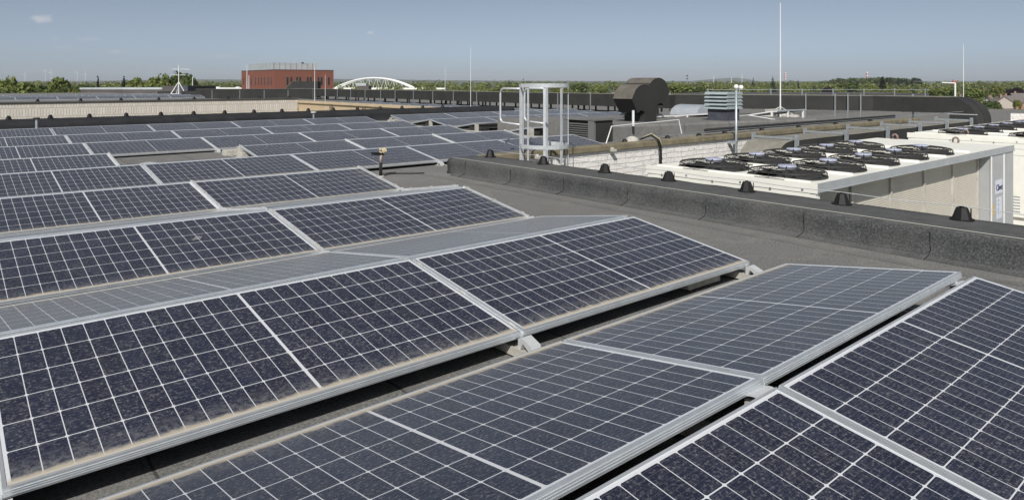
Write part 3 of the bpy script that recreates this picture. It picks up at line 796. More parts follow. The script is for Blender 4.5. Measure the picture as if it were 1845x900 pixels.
# air handling unit with louvres behind the ladder
t = thing('condenser_unit', 'dark grey box unit with horizontal louvres between ladder and roof curb', 'air unit', (11.5, 10.72, 0))
b = MB(); b.box(.03, .6, 0, .95, 0, .5); b.build('casing', M['duct'], t)
b = MB(); b.box(-.05, .63, -.04, .98, .5, .54); b.build('lid', mat('grey_unit_lid', (.16, .165, .16), .6, 0, .2, 3), t)
b = MB()
for i in range(8): b.prism([(.03, .06 + i * .05), (-.03, .05 + i * .05), (-.025, .065 + i * .05), (.03, .08 + i * .05)], .18, .82, 'Y')
b.build('louvre', mat('grey_louvre_paint', (.12, .122, .12), .6), t)
M['postpaint'] = mat('grey_post_paint', (.15, .155, .16), .5)
MB().box(-.04, .03, 0, .17, 0, .5).build('corner_post', M['postpaint'], t); MB().box(-.04, .03, .83, .95, 0, .5).build('corner_post', M['postpaint'], t)

t = thing('sensor_pole', 'galvanised pole with white dome camera clamped to the white wall', 'pole', (14.92, 9.28, 0))
MB().tube([(0, 0, -1.2), (0, 0, 1.2)], .03, 10).build('pole', M['galv'], t, smooth=True)
b = MB(); b.lathe([(.02, -.06), (.05, -.05), (.06, 0), (.045, .04), (.01, .055)], (0, 0, 1.26), 14); b.lathe([(.02, -.06), (.05, -.05), (.055, 0), (.04, .04), (.01, .05)], (.07, -.09, 1.25), 14)
b.build('dome_camera', M['white'], t, smooth=True)
for z in (-.12, -.62): MB().box(-.045, .045, -.02, .24, z, z + .07).build('wall_bracket', M['galv'], t)

t = thing('cable_bundle', 'dark cable bundle with pale sleeve hanging over the brown coping', 'cable', (12.1, 9.4, 0))
b = MB()
for q in (-.03, 0, .03): b.tube([(q + .0, -.06, -2.2), (q, -.05, -.1), (q, .0, .12), (q - .04, .18, .22), (q - .2, .35, .12)], .013, 6)
b.build('cable', M['blackmat'], t, smooth=True)
MB().tube([(0.02, -.085, -.05), (.0, -.03, .14), (-.05, .16, .25), (-.18, .3, .17)], .017, 6).build('sleeve', M['sleeve'], t, smooth=True)
tag(MB().lathe([(.14, 0), (.15, .06), (.12, .14), (.05, .17)], n=12).build('roof_cowl', M['concrete'], loc=(11.75, 9.85, .02)), 'small cream cowl on the roof beside the cable bundle', 'cowl')
for i, (P, lab) in enumerate([([(11.0, 9.95, .02), (11.25, 10.0, .42), (13.9, 10.2, .46), (13.95, 10.15, .12)], 'white lightning rod frame standing over the cream cowl'),
                              ([(12.45, 10.4, .36), (12.45, 10.4, .72)], 'short white upright rod on the roof curb edge'),
                              ([(17.6, 11.2, .35), (19.3, 11.6, .36), (19.6, 10.7, .22)], 'bent white conductor rod right of the louvred vent')]):
    tag(MB().tube(P, .012 if i != 1 else .03, 6).build('conductor_rod', M['white'], smooth=False), lab, 'conductor rod')

# vent pipe with foam head on the deck
t = thing('vent_pipe', 'short weathered vent pipe with yellowed foam head on the bare deck', 'vent pipe', (5.05, 8.93, 0))
MB().tube([(0, 0, 0), (0, 0, .2)], .024, 10).build('sleeve', M['blackmat'], t, smooth=True)
MB().tube([(0, 0, .2), (.005, .0, .36)], .02, 10).build('pipe', mat('weathered_pipe', (.42, .34, .28), .8, 0, .35, 30), t, smooth=True)
b = MB(); b.box(-.16, .02, -.02, .06, .305, .345, Matrix.Rotation(.1, 4, 'Y')); b.build('side_stub', M['black'], t, bevel=.008)
b = MB(); rr = random.Random(5)
for i in range(14): b.lathe([(.005, -.03), (.022, -.01), (.02, .01), (.005, .025)], (.02 + rr.uniform(-.03, .06), rr.uniform(-.03, .03), .375 + rr.uniform(-.02, .02)), 6)
b.build('foam_head', M['foam'], t)
MB().lathe([(.05, 0), (.045, .008), (.025, .012)], n=12).build('collar', M['dusty'], t)
tag(MB().tube([(5.12, 8.93, .012), (5.2, 9.0, .014), (5.4, 8.98, .012), (5.52, 8.85, .012), (5.7, 8.78, .01)], .008, 6).build('loose_cable', M['black'], smooth=True), 'loose black cable lying on the deck by the vent pipe', 'cable')
t = thing('breather_pipe', 'thin breather pipe with flat cap in front of the far left parapet', 'vent pipe', at(66, 17.4, 0))
MB().tube([(0, 0, 0), (0, 0, .45)], .03, 8).build('pipe', M['galv'], t); MB().lathe([(.07, .45), (.07, .48)], n=10).build('cap', M['black'], t)
t = thing('breather_pipe', 'thin breather pipe with flat cap near the middle of the far parapet', 'vent pipe', at(565, 23.0, 0))
MB().tube([(0, 0, 0), (0, 0, .36)], .03, 8).build('pipe', M['galv'], t); MB().lathe([(.09, .36), (.09, .39)], n=10).build('cap', M['white'], t)

# skylight and a few mounting frames behind the vent
t = thing('dome_skylight', 'milky barrel skylight in front of the long black duct', 'skylight', (22.6, 15.3, 0))
t.scale = (.7, .55, .9)
pr = [(.95 * cos(radians(a)), .12 + .45 * sin(radians(a))) for a in range(0, 181, 15)]
MB().prism(pr, 0, 2.2, 'Y').build('dome', M['translucent'], t, smooth=False); MB().box(-1.05, 1.05, -.08, 2.28, 0, .12).build('curb', M['white'], t)
for i, (x, v) in enumerate([(20.9, 14.1), (24.9, 13.6)]):
    put_panel(x, v, .22, False, 'solar panel on open white framing near the skylight, %s from the left' % ORD[i + 1], 'solar panels near the skylight')
for i, (x0, x1, v) in enumerate([(16.2, 20.2, 13.05), (22.5, 24.7, 12.6)]):
    t = thing('panel_rack', ['open white mounting rack left of the louvred vent', 'open white mounting rack right of the louvred vent'][i], 'mounting rack', (x0, v, .2))
    L = x1 - x0
    b = MB(); b.box(0, L, -.02, .02, .12, .16); b.box(0, L, .98, 1.02, -.06, -.02); b.build('beam', M['white'], t)
    b = MB()
    for k in range(3): b.box(L * k / 2 - .03, L * k / 2 + .03, -.03, .03, -.15, .14); b.tube([(L * k / 2, 0, .14), (L * k / 2, 1, -.04)], .025, 6)
    b.build('strut', M['white'], t)
    block('b', (x0 + .8, v + .4, .24), 0, 'pale concrete ballast block on the open rack %s of the louvred vent' % ['left', 'right'][i], (.6, .3, .16))

# lightning rods
def rod(label, loc, h, r, feet):
    t = thing('lightning_rod', label, 'lightning rod', loc)
    r *= .62; MB().tube([(0, 0, 0), (0, 0, h * .6), (0, 0, h)], r, 8, r * .5).build('rod', M['white'], t)
    if feet:
        b = MB()
        for i in range(3):
            a = 2 * pi * i / 3 + .4; b.lathe([(.22, 0), (.24, .05), (.22, .12), (.1, .13)], (.55 * cos(a), .55 * sin(a), 0), 10)
        b.build('concrete_foot', M['concrete'], t)
        b = MB()
        for i in range(3):
            a = 2 * pi * i / 3 + .4; b.tube([(0, 0, .42), (.62 * cos(a), .62 * sin(a), .1)], .011, 6)
        b.build('brace', M['white'], t)
    else:
        MB().lathe([(.12, 0), (.12, .06), (.03, .08)], n=10).build('foot', M['concrete'], t)
    return t
rod('tall white lightning rod on concrete feet in front of the black duct', at(1406, 27.0, 0), 4.45, .045, True)
rod('slim white lightning rod standing left of the ladder hand rails', at(848, 29, -.36), 3.2, .02, False)
rod('slim white lightning rod rising behind the curved duct end at right', at(1736, 36, -.36), 3.7, .035, False)
rod('thin white lightning rod in front of the red brick building', at(567, 50, -.36), 3.1, .04, False)
rod('shorter thin white lightning rod near the red building right corner', at(586, 52, -.36), 2.3, .03, False)
rod('thin pale lightning rod right of the arch bridge', at(802, 62, -.36), 3.2, .03, False)

# ------------------------------------------------------------------ the long black ducts
def duct(t, pts, w, z0, z1, name='duct_run'):
    for i in range(len(pts) - 1):
        a, c = Vector(pts[i]), Vector(pts[i + 1]); d = (c - a).normalized(); n = Vector((-d.y, d.x, 0)) * w / 2
        b = MB()
        v = [(p + s * n) for p in (a, c) for s in (1, -1)]
        lo = [b.b.verts.new((q.x, q.y, z0)) for q in (v[0], v[1], v[3], v[2])]; hi = [b.b.verts.new((q.x, q.y, z1)) for q in (v[0], v[1], v[3], v[2])]
        b._f(lo[::-1]); b._f(hi)
        for k in range(4): b._f([lo[k], lo[(k + 1) % 4], hi[(k + 1) % 4], hi[k]])
        b.build(name, M['duct'], t)
        L = (c - a).length; k = 1.5
        while k < L:
            p = a + d * k; q = n * 1.012
            m_ = Matrix.Translation((p.x, p.y, 0)) @ Matrix.Rotation(atan2(d.y, d.x), 4, 'Z')
            MB().box(-.025, .025, -w / 2 - .012, w / 2 + .012, z0 - .012, z1 + .012, m_).build('duct_flange', M['duct'], t); k += 3.1
        m_ = Matrix.Translation((a.x, a.y, 0)) @ Matrix.Rotation(atan2(d.y, d.x), 4, 'Z')
        MB().box(.05, L - .05, -w / 2 - .005, w / 2 + .005, z1 + .013, z1 + .022, m_).build('duct_top', M['ducttop'], t)
t = thing('black_air_duct', 'very long black duct on legs running across the roof behind the panels', 'air duct')
duct(t, [(30.6, 72, 0), (30.6, 22.6, 0)], 1.2, -.02, .68)
b = MB(); y = 23.2; rr = random.Random(2)
while y < 70:
    for xx in (30.1, 31.1): MB().box(xx - .04, xx + .04, y - .04, y + .04, -.36, -.02).build('duct_leg', M['black'], t)
    y += rr.choice((1.1, 1.9, .5, 1.6))
t = thing('black_air_duct', 'large black duct at right ending in a rounded downward bend', 'air duct')
A, B, C_ = Vector((31.1, 23.6, 0)), Vector((35.1, 14.2, 0)), Vector((35.1, 10.8, 0))
duct(t, [tuple(A), tuple(B), tuple(C_)], 1.9, .02, .70)
d = (B - A).normalized(); ang = -pi / 2
m_ = Matrix.Translation((C_.x, C_.y, 0)) @ Matrix.Rotation(ang, 4, 'Z')
pr = [(0, .02), (0, .70)] + [(1.05 * sin(radians(a)) * 1.0, -.35 + 1.05 * cos(radians(a))) for a in range(9, 91, 9)] + [(1.05, -.62), (0, -.62)]
b = MB(); b.prism(pr, -.95, .95, 'Y', m_); b.build('duct_elbow', M['duct'], t)
b = MB(); P = [(1.06 * sin(radians(a)), -.35 + 1.06 * cos(radians(a))) for a in range(0, 91, 9)]; b.prism(P + [(p[0] * .985, p[1] - .012) for p in P[::-1]], -.02, .02, 'Y', m_); b.build('elbow_seam', M['black'], t)
b = MB(); b.box(-.05, 1.06, -.965, -.951, -.03, -.0, m_); b.build('duct_joint', M['alu'], t)
def strut_post(label, p, z0, z1, s=.035):
    s *= .62
    t = thing('duct_post', label, 'post', (p.x, p.y, z0), 0, 'galvanised posts beside the black ducts')
    MB().box(-s, s, -s, s, 0, z1 - z0).build('post', M['galv'], t)
    b = MB(); z = .05
    while z < z1 - z0 - .05: b.box(-s * .5, s * .5, -s - .003, -s, z, z + .03); z += .07
    b.build('slot', M['dark'], t)
    return t
cols = [382, 432, 476, 519, 543, 564, 608, 632, 658, 686, 712, 745, 780, 817, 859, 902, 1005, 1064]
for i, c in enumerate(cols):
    k = (c - 922.5) / 1249.36; dist = 29.9 / (FX + k * FY)
    if c < 530: dist = 57
    strut_post('galvanised strut post on the near side of the long duct, %s from the left' % ORD[i + 1], at(c, dist), -.30, .72, .04)
for i, c in enumerate((1207, 1452, 1505, 1528, 1551, 1645)):
    # near face of the right duct
    k = (c - 922.5) / 1249.36; dirv = Vector((FX + k * FY, FY - k * FX)); nrm = Vector((-d.y, d.x)); P0 = Vector((A.x, A.y)) - nrm * 1.08 * (1 if nrm.dot(Vector((FX, FY))) > 0 else -1)
    dist = P0.dot(nrm) / dirv.dot(nrm)
    strut_post('tall galvanised strut post in front of the right hand duct, %s from the left' % ORD[i + 1], at(c, dist), -.36, .82, .045)
# upper duct in front of the red building, duct on the neighbouring roof
t = thing('black_air_duct', 'raised black duct section with slanted end in front of the red building', 'air duct', at(548, 78, 0), YAW - pi / 2)
b = MB(); b.prism([(-2.0, .55), (-1.1, 1.48), (1.7, 1.45), (1.7, .55)], -.6, .6, 'Y'); b.build('duct_run', M['duct'], t)
b = MB(); b.prism([(-2.02, .57), (-1.12, 1.50), (-.4, 1.50), (-.4, 1.485), (-1.1, 1.485), (-2.0, .55)], -.61, .61, 'Y'); b.build('duct_top', M['ducttop'], t)
MB().box(-1.2, 1.6, -.5, .5, -.3, .55).build('support', M['duct'], t)
t = thing('black_air_duct', 'black duct with rounded left end on the neighbouring roof', 'air duct')
a0, a1 = at(352, 58), at(562, 62)
duct(t, [tuple(a1), tuple(a0)], 1.0, -.05, .78)
dd = (a0 - a1).normalized(); m_ = Matrix.Translation((a0.x, a0.y, 0)) @ Matrix.Rotation(atan2(dd.y, dd.x), 4, 'Z')
b = MB(); b.prism([(0, -.55)] + [(1.05 * cos(radians(q)), -.55 + 1.05 * sin(radians(q))) for q in range(0, 91, 10)], -.02, .62, 'Z', m_); b.build('duct_elbow', M['duct'], t)
t = thing('rooftop_plant_box', 'dark plant box below the tripod mast on the neighbouring roof', 'plant box', at(334, 66, .2), YAW - pi / 2)
MB().box(-.7, .5, -.6, .6, 0, .85).build('body', M['bluebox'], t); MB().box(-2.4, -.7, -.5, .5, 0, .32).build('low_duct', M['duct'], t)

# far roof block with hand rail behind the right duct
t = thing('railed_roof_block', 'low dark roof block with thin grey hand rail behind the right duct', 'building', at(1480, 62, -13.2), YAW - pi / 2 + .06)
MB().box(-10.5, 10, 0, 8, 0, 13.55).build('block', M['flash'], t)
b = MB(); b.box(-10.5, 10, -.05, 0, 13.88, 13.92); b.build('hand_rail', M['galv'], t)
b = MB()
for i in range(8): b.box(-10.4 + i * 2.85, -10.33 + i * 2.85, -.08, 0, 13.3, 14.0)
b.build('rail_post', M['galv'], t)
t = thing('lamp_post', 'white post with short arm standing above the curved duct end', 'lamp post', at(1721, 50, -.36))
MB().tube([(0, 0, 0), (0, 0, 1.68)], .06, 8).build('post', M['white'], t)
e = at(1697, 50, 0) - at(1721, 50, 0); MB().tube([(0, 0, 1.66), (e.x, e.y, 1.70)], .045, 8).build('arm', M['white'], t)

# ------------------------------------------------------------------ mast, buildings, bridge and towers beyond the roofs
GZ = -13.2
def zpy(y, dist): return CAMZ - (y - 148.2) * dist / 1249.36
t = thing('antenna_mast', 'white tripod antenna mast with two cross arms on the neighbouring roof', 'antenna mast', at(322, 61, .2), YAW - pi / 2)
MB().tube([(0, 0, 0), (0, 0, 2.65)], .045, 8, .03).build('mast', M['white'], t)
b = MB(); b.tube([(-.65, 0, 2.32), (.9, .2, 2.30)], .02, 5); b.tube([(-.65, 0, 1.80), (.55, .1, 1.79)], .022, 5); b.build('cross_arm', M['white'], t)
b = MB()
for x, y in ((-.75, 0), (-.45, .5), (.6, .1)): b.tube([(0, 0, 1.2), (x, y, .05)], .035, 6)
b.build('tripod_leg', M['white'], t)
MB().box(-1.0, .2, -.4, .5, -.02, .16).build('foot_slab', M['white'], t)
for px_, dist, h, lab in ((347, 75, 2.3, 'thin white pole right of the tripod mast'), (445, 90, 3.9, 'taller of two white lattice poles left of the red building'), (448.5, 92, 2.6, 'shorter of two white poles left of the red building')):
    tag(MB().tube([(0, 0, 0), (0, 0, h)], .06, 6, .03).build('thin_pole', M['white'], loc=at(px_, dist, -.3)), lab, 'pole')

def house(label, p, w, dp, eave, ridge, rz, wall, roof, wins=3, chim=True, gable=False):
    t = thing('house', label, 'house', (p.x, p.y, GZ), YAW - pi / 2 + rz)
    MB().prism([(-dp / 2, 0), (-dp / 2, eave), (0, ridge - .15), (dp / 2, eave), (dp / 2, 0)], -w / 2, w / 2, 'X').build('wall', wall, t)
    o = .4; sl = (ridge - eave) / (dp / 2)
    pr = [(-dp / 2 - o, eave - o * sl), (0, ridge), (dp / 2 + o, eave - o * sl), (dp / 2 + o, eave - o * sl - .2), (0, ridge - .2), (-dp / 2 - o, eave - o * sl - .2)]
    r = MB().prism(pr, -w / 2 - .3, w / 2 + .3, 'X').build('roof', roof, t)
    if chim: MB().box(-w * .3, -w * .3 + .9, .3, 1.1, eave, ridge + 1.0).build('chimney', M['pink'], r)
    for i in range(wins):
        x = -w / 2 + w * (i + .5) / wins
        f = MB().box(x - .75, x + .75, -dp / 2 - .06, -dp / 2 - .003, eave - 2.1, eave - .6).build('window', M['white'], t)
        MB().box(x - .62, x + .62, -dp / 2 - .075, -dp / 2 - .061, eave - 2.0, eave - .72).build('pane', M['window'], f)
    return t
hs = [(1822, 330, 9.5, 9, 5.3, 8.2, .12, 'pink', 'tile', 'pink brick house with grey tiled roof near the right edge'),
      (1803, 318, 5, 8, 5.4, 8.1, 1.5, 'palewall', 'tile', 'white gabled house end left of the pink brick house'),
      (1780, 490, 11, 9, 5.5, 9.0, .1, 'pink', 'tile', 'grey roofed house among trees above the curved duct end'),
      (1838, 380, 9, 9, 5.2, 8.6, -.2, 'pink', 'tile', 'dark roofed house behind the pink brick house at right edge'),
      (1782, 420, 10, 8, 4.6, 7.4, .3, 'white', 'tilebrown', 'pale house with brown roof left of the white gable'),
      (1840, 265, 6, 5, 3.0, 4.2, .1, 'white', 'tile', 'small white shed with low roof at the right edge'),
      (1812, 290, 7, 5, 2.3, 3.6, .1, 'wing', 'tile', 'dark low garage in front of the pink brick house'),
      (1584, 520, 7, 8, 6.2, 9.6, 1.2, 'white', 'tile', 'white gabled house among yellow green trees'),
      (1668, 400, 14, 9, 4.5, 7.6, .1, 'white', 'tile', 'long pale roofed house behind the railed roof block'),
      (1736, 380, 9, 8, 5, 7.8, .2, 'pink', 'tilebrown', 'brown roofed house between lamp post and slim rod'),
      (1120, 420, 12, 9, 6.2, 8.6, .0, 'white', 'tile', 'pale flat house low among trees left of the exhaust hoods'),
      (1524, 430, 12, 9, 5.2, 8.4, .1, 'pink', 'tilebrown', 'red brown roof just above the railed roof block')]
for (px_, dist, w, dp, ev, rg, rz, wl, rf, lab) in hs: house(lab, at(px_, dist), w, dp, ev, rg, rz, M[wl], M[rf])
t = thing('garden_wall', 'long orange brown roof edge before the houses at right', 'wall', at(1812, 232, GZ), YAW - pi / 2)
MB().box(-7, 14, 0, .5, 0, 3.0).build('wall_face', M['pink'], t); MB().box(-7.1, 14, -.1, .6, 3.0, 3.3).build('coping', M['tilebrown'], t)

# red brick building with screened plant on top
c0 = at(495, 160, GZ); t = thing('red_brick_building', 'red brick block with narrow windows and a pale screen on its roof', 'building', c0)
ux = Vector((at(601, 169, 0) - at(495, 160, 0))); W_ = ux.length; t.rotation_euler[2] = atan2(ux.y, ux.x)
top = zpy(126.3, 160) - GZ
MB().box(0, W_, 0, 24, 0, top).build('wall', M['redbrick'], t)
b = MB(); b.box(-.05, W_ + .05, -.05, .35, top, top + .15); b.box(-.05, .3, .35, 24.05, top, top + .15); b.build('roof_edge', M['wing'], t)
def pane_at(x, z0, z1, w, side):
    if side == 'front':
        f = MB().box(x, x + w, -.06, -.003, z0, z1).build('window', M['wing'], t); MB().box(x + .08, x + w - .08, -.08, -.061, z0 + .1, z1 - .1).build('pane', M['window'], f)
    else:
        f = MB().box(-.06, -.003, x, x + w, z0, z1).build('window', M['wing'], t); MB().box(-.08, -.061, x + .08, x + w - .08, z0 + .1, z1 - .1).build('pane', M['window'], f)
for x in (2.7, 3.6, 5.0, 5.75, 7.6, 8.35, 10.3, 11.05, 12.9): pane_at(x, top - 3.5, top - 1.55, .5, 'front')
for x in (2, 4, 6.5, 8.5, 10.5, 13, 16, 19, 22): pane_at(x, top - 3.5, top - 1.6, .5, 'side')
b = MB(); b.box(.6, W_ - 3.2, 2.5, 2.6, top, top + 1.75); b.box(.6, .7, 2.6, 20, top, top + 1.75); b.build('roof_screen', M['screen'], t)
for i in range(8): MB().box(.58 + i * 1.35, .66 + i * 1.35, 2.42, 2.5, top, top + 1.85).build('screen_post', M['galv'], t)
for i in range(1, 8): MB().box(.52, .6, 2.6 + i * 2.2, 2.68 + i * 2.2, top, top + 1.85).build('screen_post', M['galv'], t)
MB().box(7.4, 7.9, 2.4, 2.8, top + 1.75, top + 1.95).build('camera_box', M['black'], t)

# long dark wing with white roof edge at left
t = thing('dark_long_building', 'long dark brown building with pale roof edge before the left trees', 'building', at(145, 130, GZ), YAW - pi / 2)
MB().box(0, 16.2, 0, 10, 0, 13.2).build('wall', M['wing'], t); MB().box(-.1, 16.3, -.1, 10, 13.2, 13.55).build('roof_edge', M['screen'], t)
b = MB(); b.box(8, 16.2, -3, -.1, 0, 12.2); b.build('front_wing', M['wing'], t); MB().box(7.9, 16.3, -3.1, -.1, 12.2, 12.45).build('wing_roof', M['screen'], t)
MB().box(16.31, 22, -2, 8, 0, 13.9).build('brick_bay', M['wing'], t)
t = thing('white_low_building', 'long low white roofed hall between tree clump and red building', 'building', at(352, 240, GZ), YAW - pi / 2)
MB().box(0, 21, 0, 12, 0, 12.2).build('wall', M['wing'], t); MB().box(-.2, 21, -.2, 12, 12.2, 12.65).build('roof', M['white'], t)
b = MB()
for x, r in ((6.5, 1.0), (13.5, .8), (17.5, .9)): b.lathe([(r, 12.6), (r, 12.75), (r * .6, 12.95), (.05, 13.0)], (x, 3, 0), 10)
b.build('roof_dome', M['white'], t)

# bowstring arch bridge
bd_ = 700; p0, p1 = at(604, bd_ + 6, 0), at(742, bd_ - 6, 0); dx = p1 - p0; span = dx.length
t = thing('arch_bridge', 'white steel arch bridge with slanted hangers far behind the ducts', 'bridge', (p0.x, p0.y, GZ), atan2(dx.y, dx.x))
dz = zpy(158.3, bd_) - GZ; rise = zpy(140.6, bd_) - GZ - dz
for yy in (0, 9):
    P = [(span * i / 28, yy + (1.2 if yy == 0 else -1.2) * sin(pi * i / 28), dz + rise * (1 - (2 * i / 28 - 1) ** 2)) for i in range(29)]
    MB().tube(P, .85, 8).build('arch', M['white'], t, smooth=True)
    b = MB()
    for i in range(3, 27, 3):
        q = P[i]; b.tube([q, (q[0] + 3.2, yy, dz)], .16, 5); b.tube([q, (q[0] - 3.2, yy, dz)], .16, 5)
    b.build('hanger', M['white'], t)
MB().box(-6, span + 34, -1, 10, dz - 1.6, dz).build('deck', M['cream'], t)
b = MB()
for x in (0, span, span + 30): b.box(x - 1, x + 1, 0, 9, 0, dz - 1.6)
b.build('pier', M['concrete'], t)

def lattice(label, px_, dist, ztop, wb, wt, bands, shaft=None):
    t = thing('lattice_tower', label, 'lattice tower', at(px_, dist, GZ), YAW - pi / 2)
    H = ztop - GZ; zb = H * .5
    def leg(z): return wb + (wt - wb) * min(1, z / zb)
    b = MB(); n = 7
    for i in range(n):
        z0, z1 = zb * i / n, zb * (i + 1) / n; a, c = leg(z0) / 2, leg(z1) / 2
        for sx, sy in ((1, 1), (1, -1), (-1, -1), (-1, 1)):
            b.tube([(sx * a, sy * a, z0), (sx * c, sy * c, z1)], .32, 4)
            b.tube([(sx * a, sy * a, z0), (-sx * c if sy > 0 else sx * c, sy * c if sy > 0 else -sy * c, z1)], .16, 4)
    b.build('lattice_base', M['galv'], t)
    for i in range(bands):
        z0, z1 = zb + (H - zb) * i / bands, zb + (H - zb) * (i + 1) / bands
        MB().box(-wt / 2, wt / 2, -wt / 2, wt / 2, z0, z1).build('painted_band', M['red'] if (bands - i) % 2 == 0 else M['white'], t)
    return t
lattice('red and white banded tower with grey lattice foot at right', 1562, 1500, zpy(130, 1500), 13, 2.6, 6)
lattice('slim red and white banded tower behind conifers', 1415, 2600, zpy(131, 2600), 12, 4.6, 7)
t = thing('radio_mast', 'thin dark and white radio mast above woods right of the hoods', 'radio mast', at(1238, 1500, GZ))
MB().tube([(0, 0, 0), (0, 0, 30)], 1.0, 6, .8).build('mast', M['galv'], t)
b = MB(); b.box(-1.5, 1.5, -1.5, 1.5, 21, 23); b.box(-1.3, 1.3, -1.3, 1.3, 27, 30); b.build('antenna', M['wing'], t)
for px_, h, lab in ((1337, 31, 'pale thin mast beside the distant spoil hill'), (1318, 22, 'fainter short mast on the distant spoil hill'), (1286, 28, 'pale mast left of the distant spoil hill')):
    tag(MB().tube([(0, 0, 0), (0, 0, h + 13)], 1.1, 6, .7).build('radio_mast', M['white'], loc=at(px_, 2600, GZ)), lab, 'radio mast')
t = thing('tower_crane', 'distant tower crane with long pale jib above the right trees', 'crane', at(1717, 900, GZ), YAW - pi / 2)
MB().box(-.7, .7, -.7, .7, 0, 15.5).build('mast', M['red'], t)
b = MB(); b.box(-52, 0, -.2, .2, 15.5, 15.8); b.build('jib', M['galv'], t); b = MB(); b.box(0, 5, -.4, .4, 14.9, 15.9); b.box(-.5, .5, -.5, .5, 15.8, 17.6); b.build('counter_jib', M['red'], t)
t = None
for i, (px_, y, s, a, lab) in enumerate(((45, 133, .8, .3, 'leftmost distant white wind turbine'), (82, 129, 1.1, 1.0, 'tallest distant white wind turbine'), (92, 130, .8, .2, 'distant wind turbine close right of the tallest one'),
                                   (139, 131, .8, .7, 'fourth distant wind turbine from the left'), (154, 133, .8, 0, 'distant wind turbine nearest the thin poplar'))):
    dist = 8000; z = zpy(y, dist) - GZ
    w = thing('wind_turbine', lab, 'wind turbine', at(px_, dist, GZ), YAW - pi / 2, 'distant wind turbines')
    MB().tube([(0, 0, 0), (0, 0, z)], 3.0, 8, 2.0).build('tower', M['white'], w)
    MB().box(-2, 2, -5, 5, z - 2, z + 2.5).build('nacelle', M['white'], w)
    for q in range(3):
        m_ = Matrix.Translation((0, -5.5, z)) @ Matrix.Rotation(a + 2 * pi * q / 3, 4, 'Y')
        MB().prism([(-1.8, 0), (1.8, 2), (1.4, 25 * s), (.4, 48 * s), (-.4, 48 * s), (-1.4, 20 * s)], -.5, .5, 'Y', m_).build('blade', M['white'], w)

# ------------------------------------------------------------------ hills
def ridge(name, pts, dist, depth):
    b = MB(); A_, B_, C_ = [], [], []
    for px_, y in pts:
        k = at(px_, 1, 0); 
        A_.append(b.b.verts.new(at(px_, dist - depth, GZ + .2))); B_.append(b.b.verts.new(at(px_, dist, zpy(y, dist)))); C_.append(b.b.verts.new(at(px_, dist + depth, GZ + .2)))
    for i in range(len(pts) - 1):
        b._f([A_[i], A_[i + 1], B_[i + 1], B_[i]]); b._f([B_[i], B_[i + 1], C_[i + 1], C_[i]])
    return struct(b.build(name, M['hillmat'], smooth=True))
rr = random.Random(11)
def jag(pts, step, amp):
    out = []
    for i in range(len(pts) - 1):
        n = max(1, int((pts[i + 1][0] - pts[i][0]) / step))
        for k in range(n):
            f = k / n; out.append((pts[i][0] + (pts[i + 1][0] - pts[i][0]) * f, pts[i][1] + (pts[i + 1][1] - pts[i][1]) * f + rr.uniform(-amp, amp)))
    out.append(pts[-1]); return out
ridge('hill', jag([(-700, 146), (0, 146.5), (150, 146.2), (340, 143), (450, 143.5), (600, 142.5), (700, 143.2), (800, 145), (1000, 146), (1400, 146.5), (2600, 145)], 6, .35), 6500, 900)
ridge('spoil_hill', [(1225, 148), (1262, 144.5), (1290, 142), (1312, 140.6), (1328, 140.4), (1345, 142.5), (1362, 145.5), (1385, 148)], 9000, 700)

# ------------------------------------------------------------------ trees
def crown_quads(b, blobs, n, size, rnd, squash=1.0):
    tot = sum(r * r for _, r in blobs)
    for (c, r) in blobs:
        for _ in range(int(n * r * r / tot)):
            while True:
                v = Vector((rnd.uniform(-1, 1), rnd.uniform(-1, 1), rnd.uniform(-1, 1)))
                if .35 < v.length < 1: break
            q = v.length; v = v * (r * (.55 + .5 * q ** .5) / max(q, .01) * q)
            p = Vector(c) + Vector((v.x, v.y, v.z * squash))
            nrm = (v.normalized() + Vector((rnd.gauss(0, .5), rnd.gauss(0, .5), rnd.gauss(.25, .5)))).normalized()
            a = nrm.cross(Vector((rnd.gauss(0, 1), rnd.gauss(0, 1), rnd.gauss(0, 1)))).normalized(); d = nrm.cross(a)
            s = size * rnd.uniform(.55, 1.25); 
            b._f([b.b.verts.new(p + a * s * rnd.uniform(.8, 1.1) + d * s * .3), b.b.verts.new(p + d * s * rnd.uniform(.8, 1.1)), b.b.verts.new(p - a * s * rnd.uniform(.8, 1.1)), b.b.verts.new(p - d * s * rnd.uniform(.7, 1.0))])
def blobs_for(kind, rnd):
    """unit tree: total height 1, crown radius about .33"""
    if kind == 'round':
        L = [((0, 0, .62), .29)]
        for i in range(9):
            a = rnd.uniform(0, 2 * pi); L.append(((.22 * cos(a), .22 * sin(a), rnd.uniform(.34, .76)), rnd.uniform(.12, .20)))
        for i in range(6):
            a = 2 * pi * i / 6 + rnd.uniform(-.3, .3); L.append(((.16 * cos(a), .16 * sin(a), rnd.uniform(.76, .85)), rnd.uniform(.10, .15)))
        return L
    if kind == 'poplar': return [((rnd.uniform(-.01, .01), rnd.uniform(-.01, .01), .14 + .045 * i), .062 * (1 - abs(i - 7) / 15)) for i in range(19)]
    if kind == 'conifer':
        return [((0, 0, .14 + .08 * i), .19 * (1 - i / 11.5)) for i in range(11)]
TREE = {}
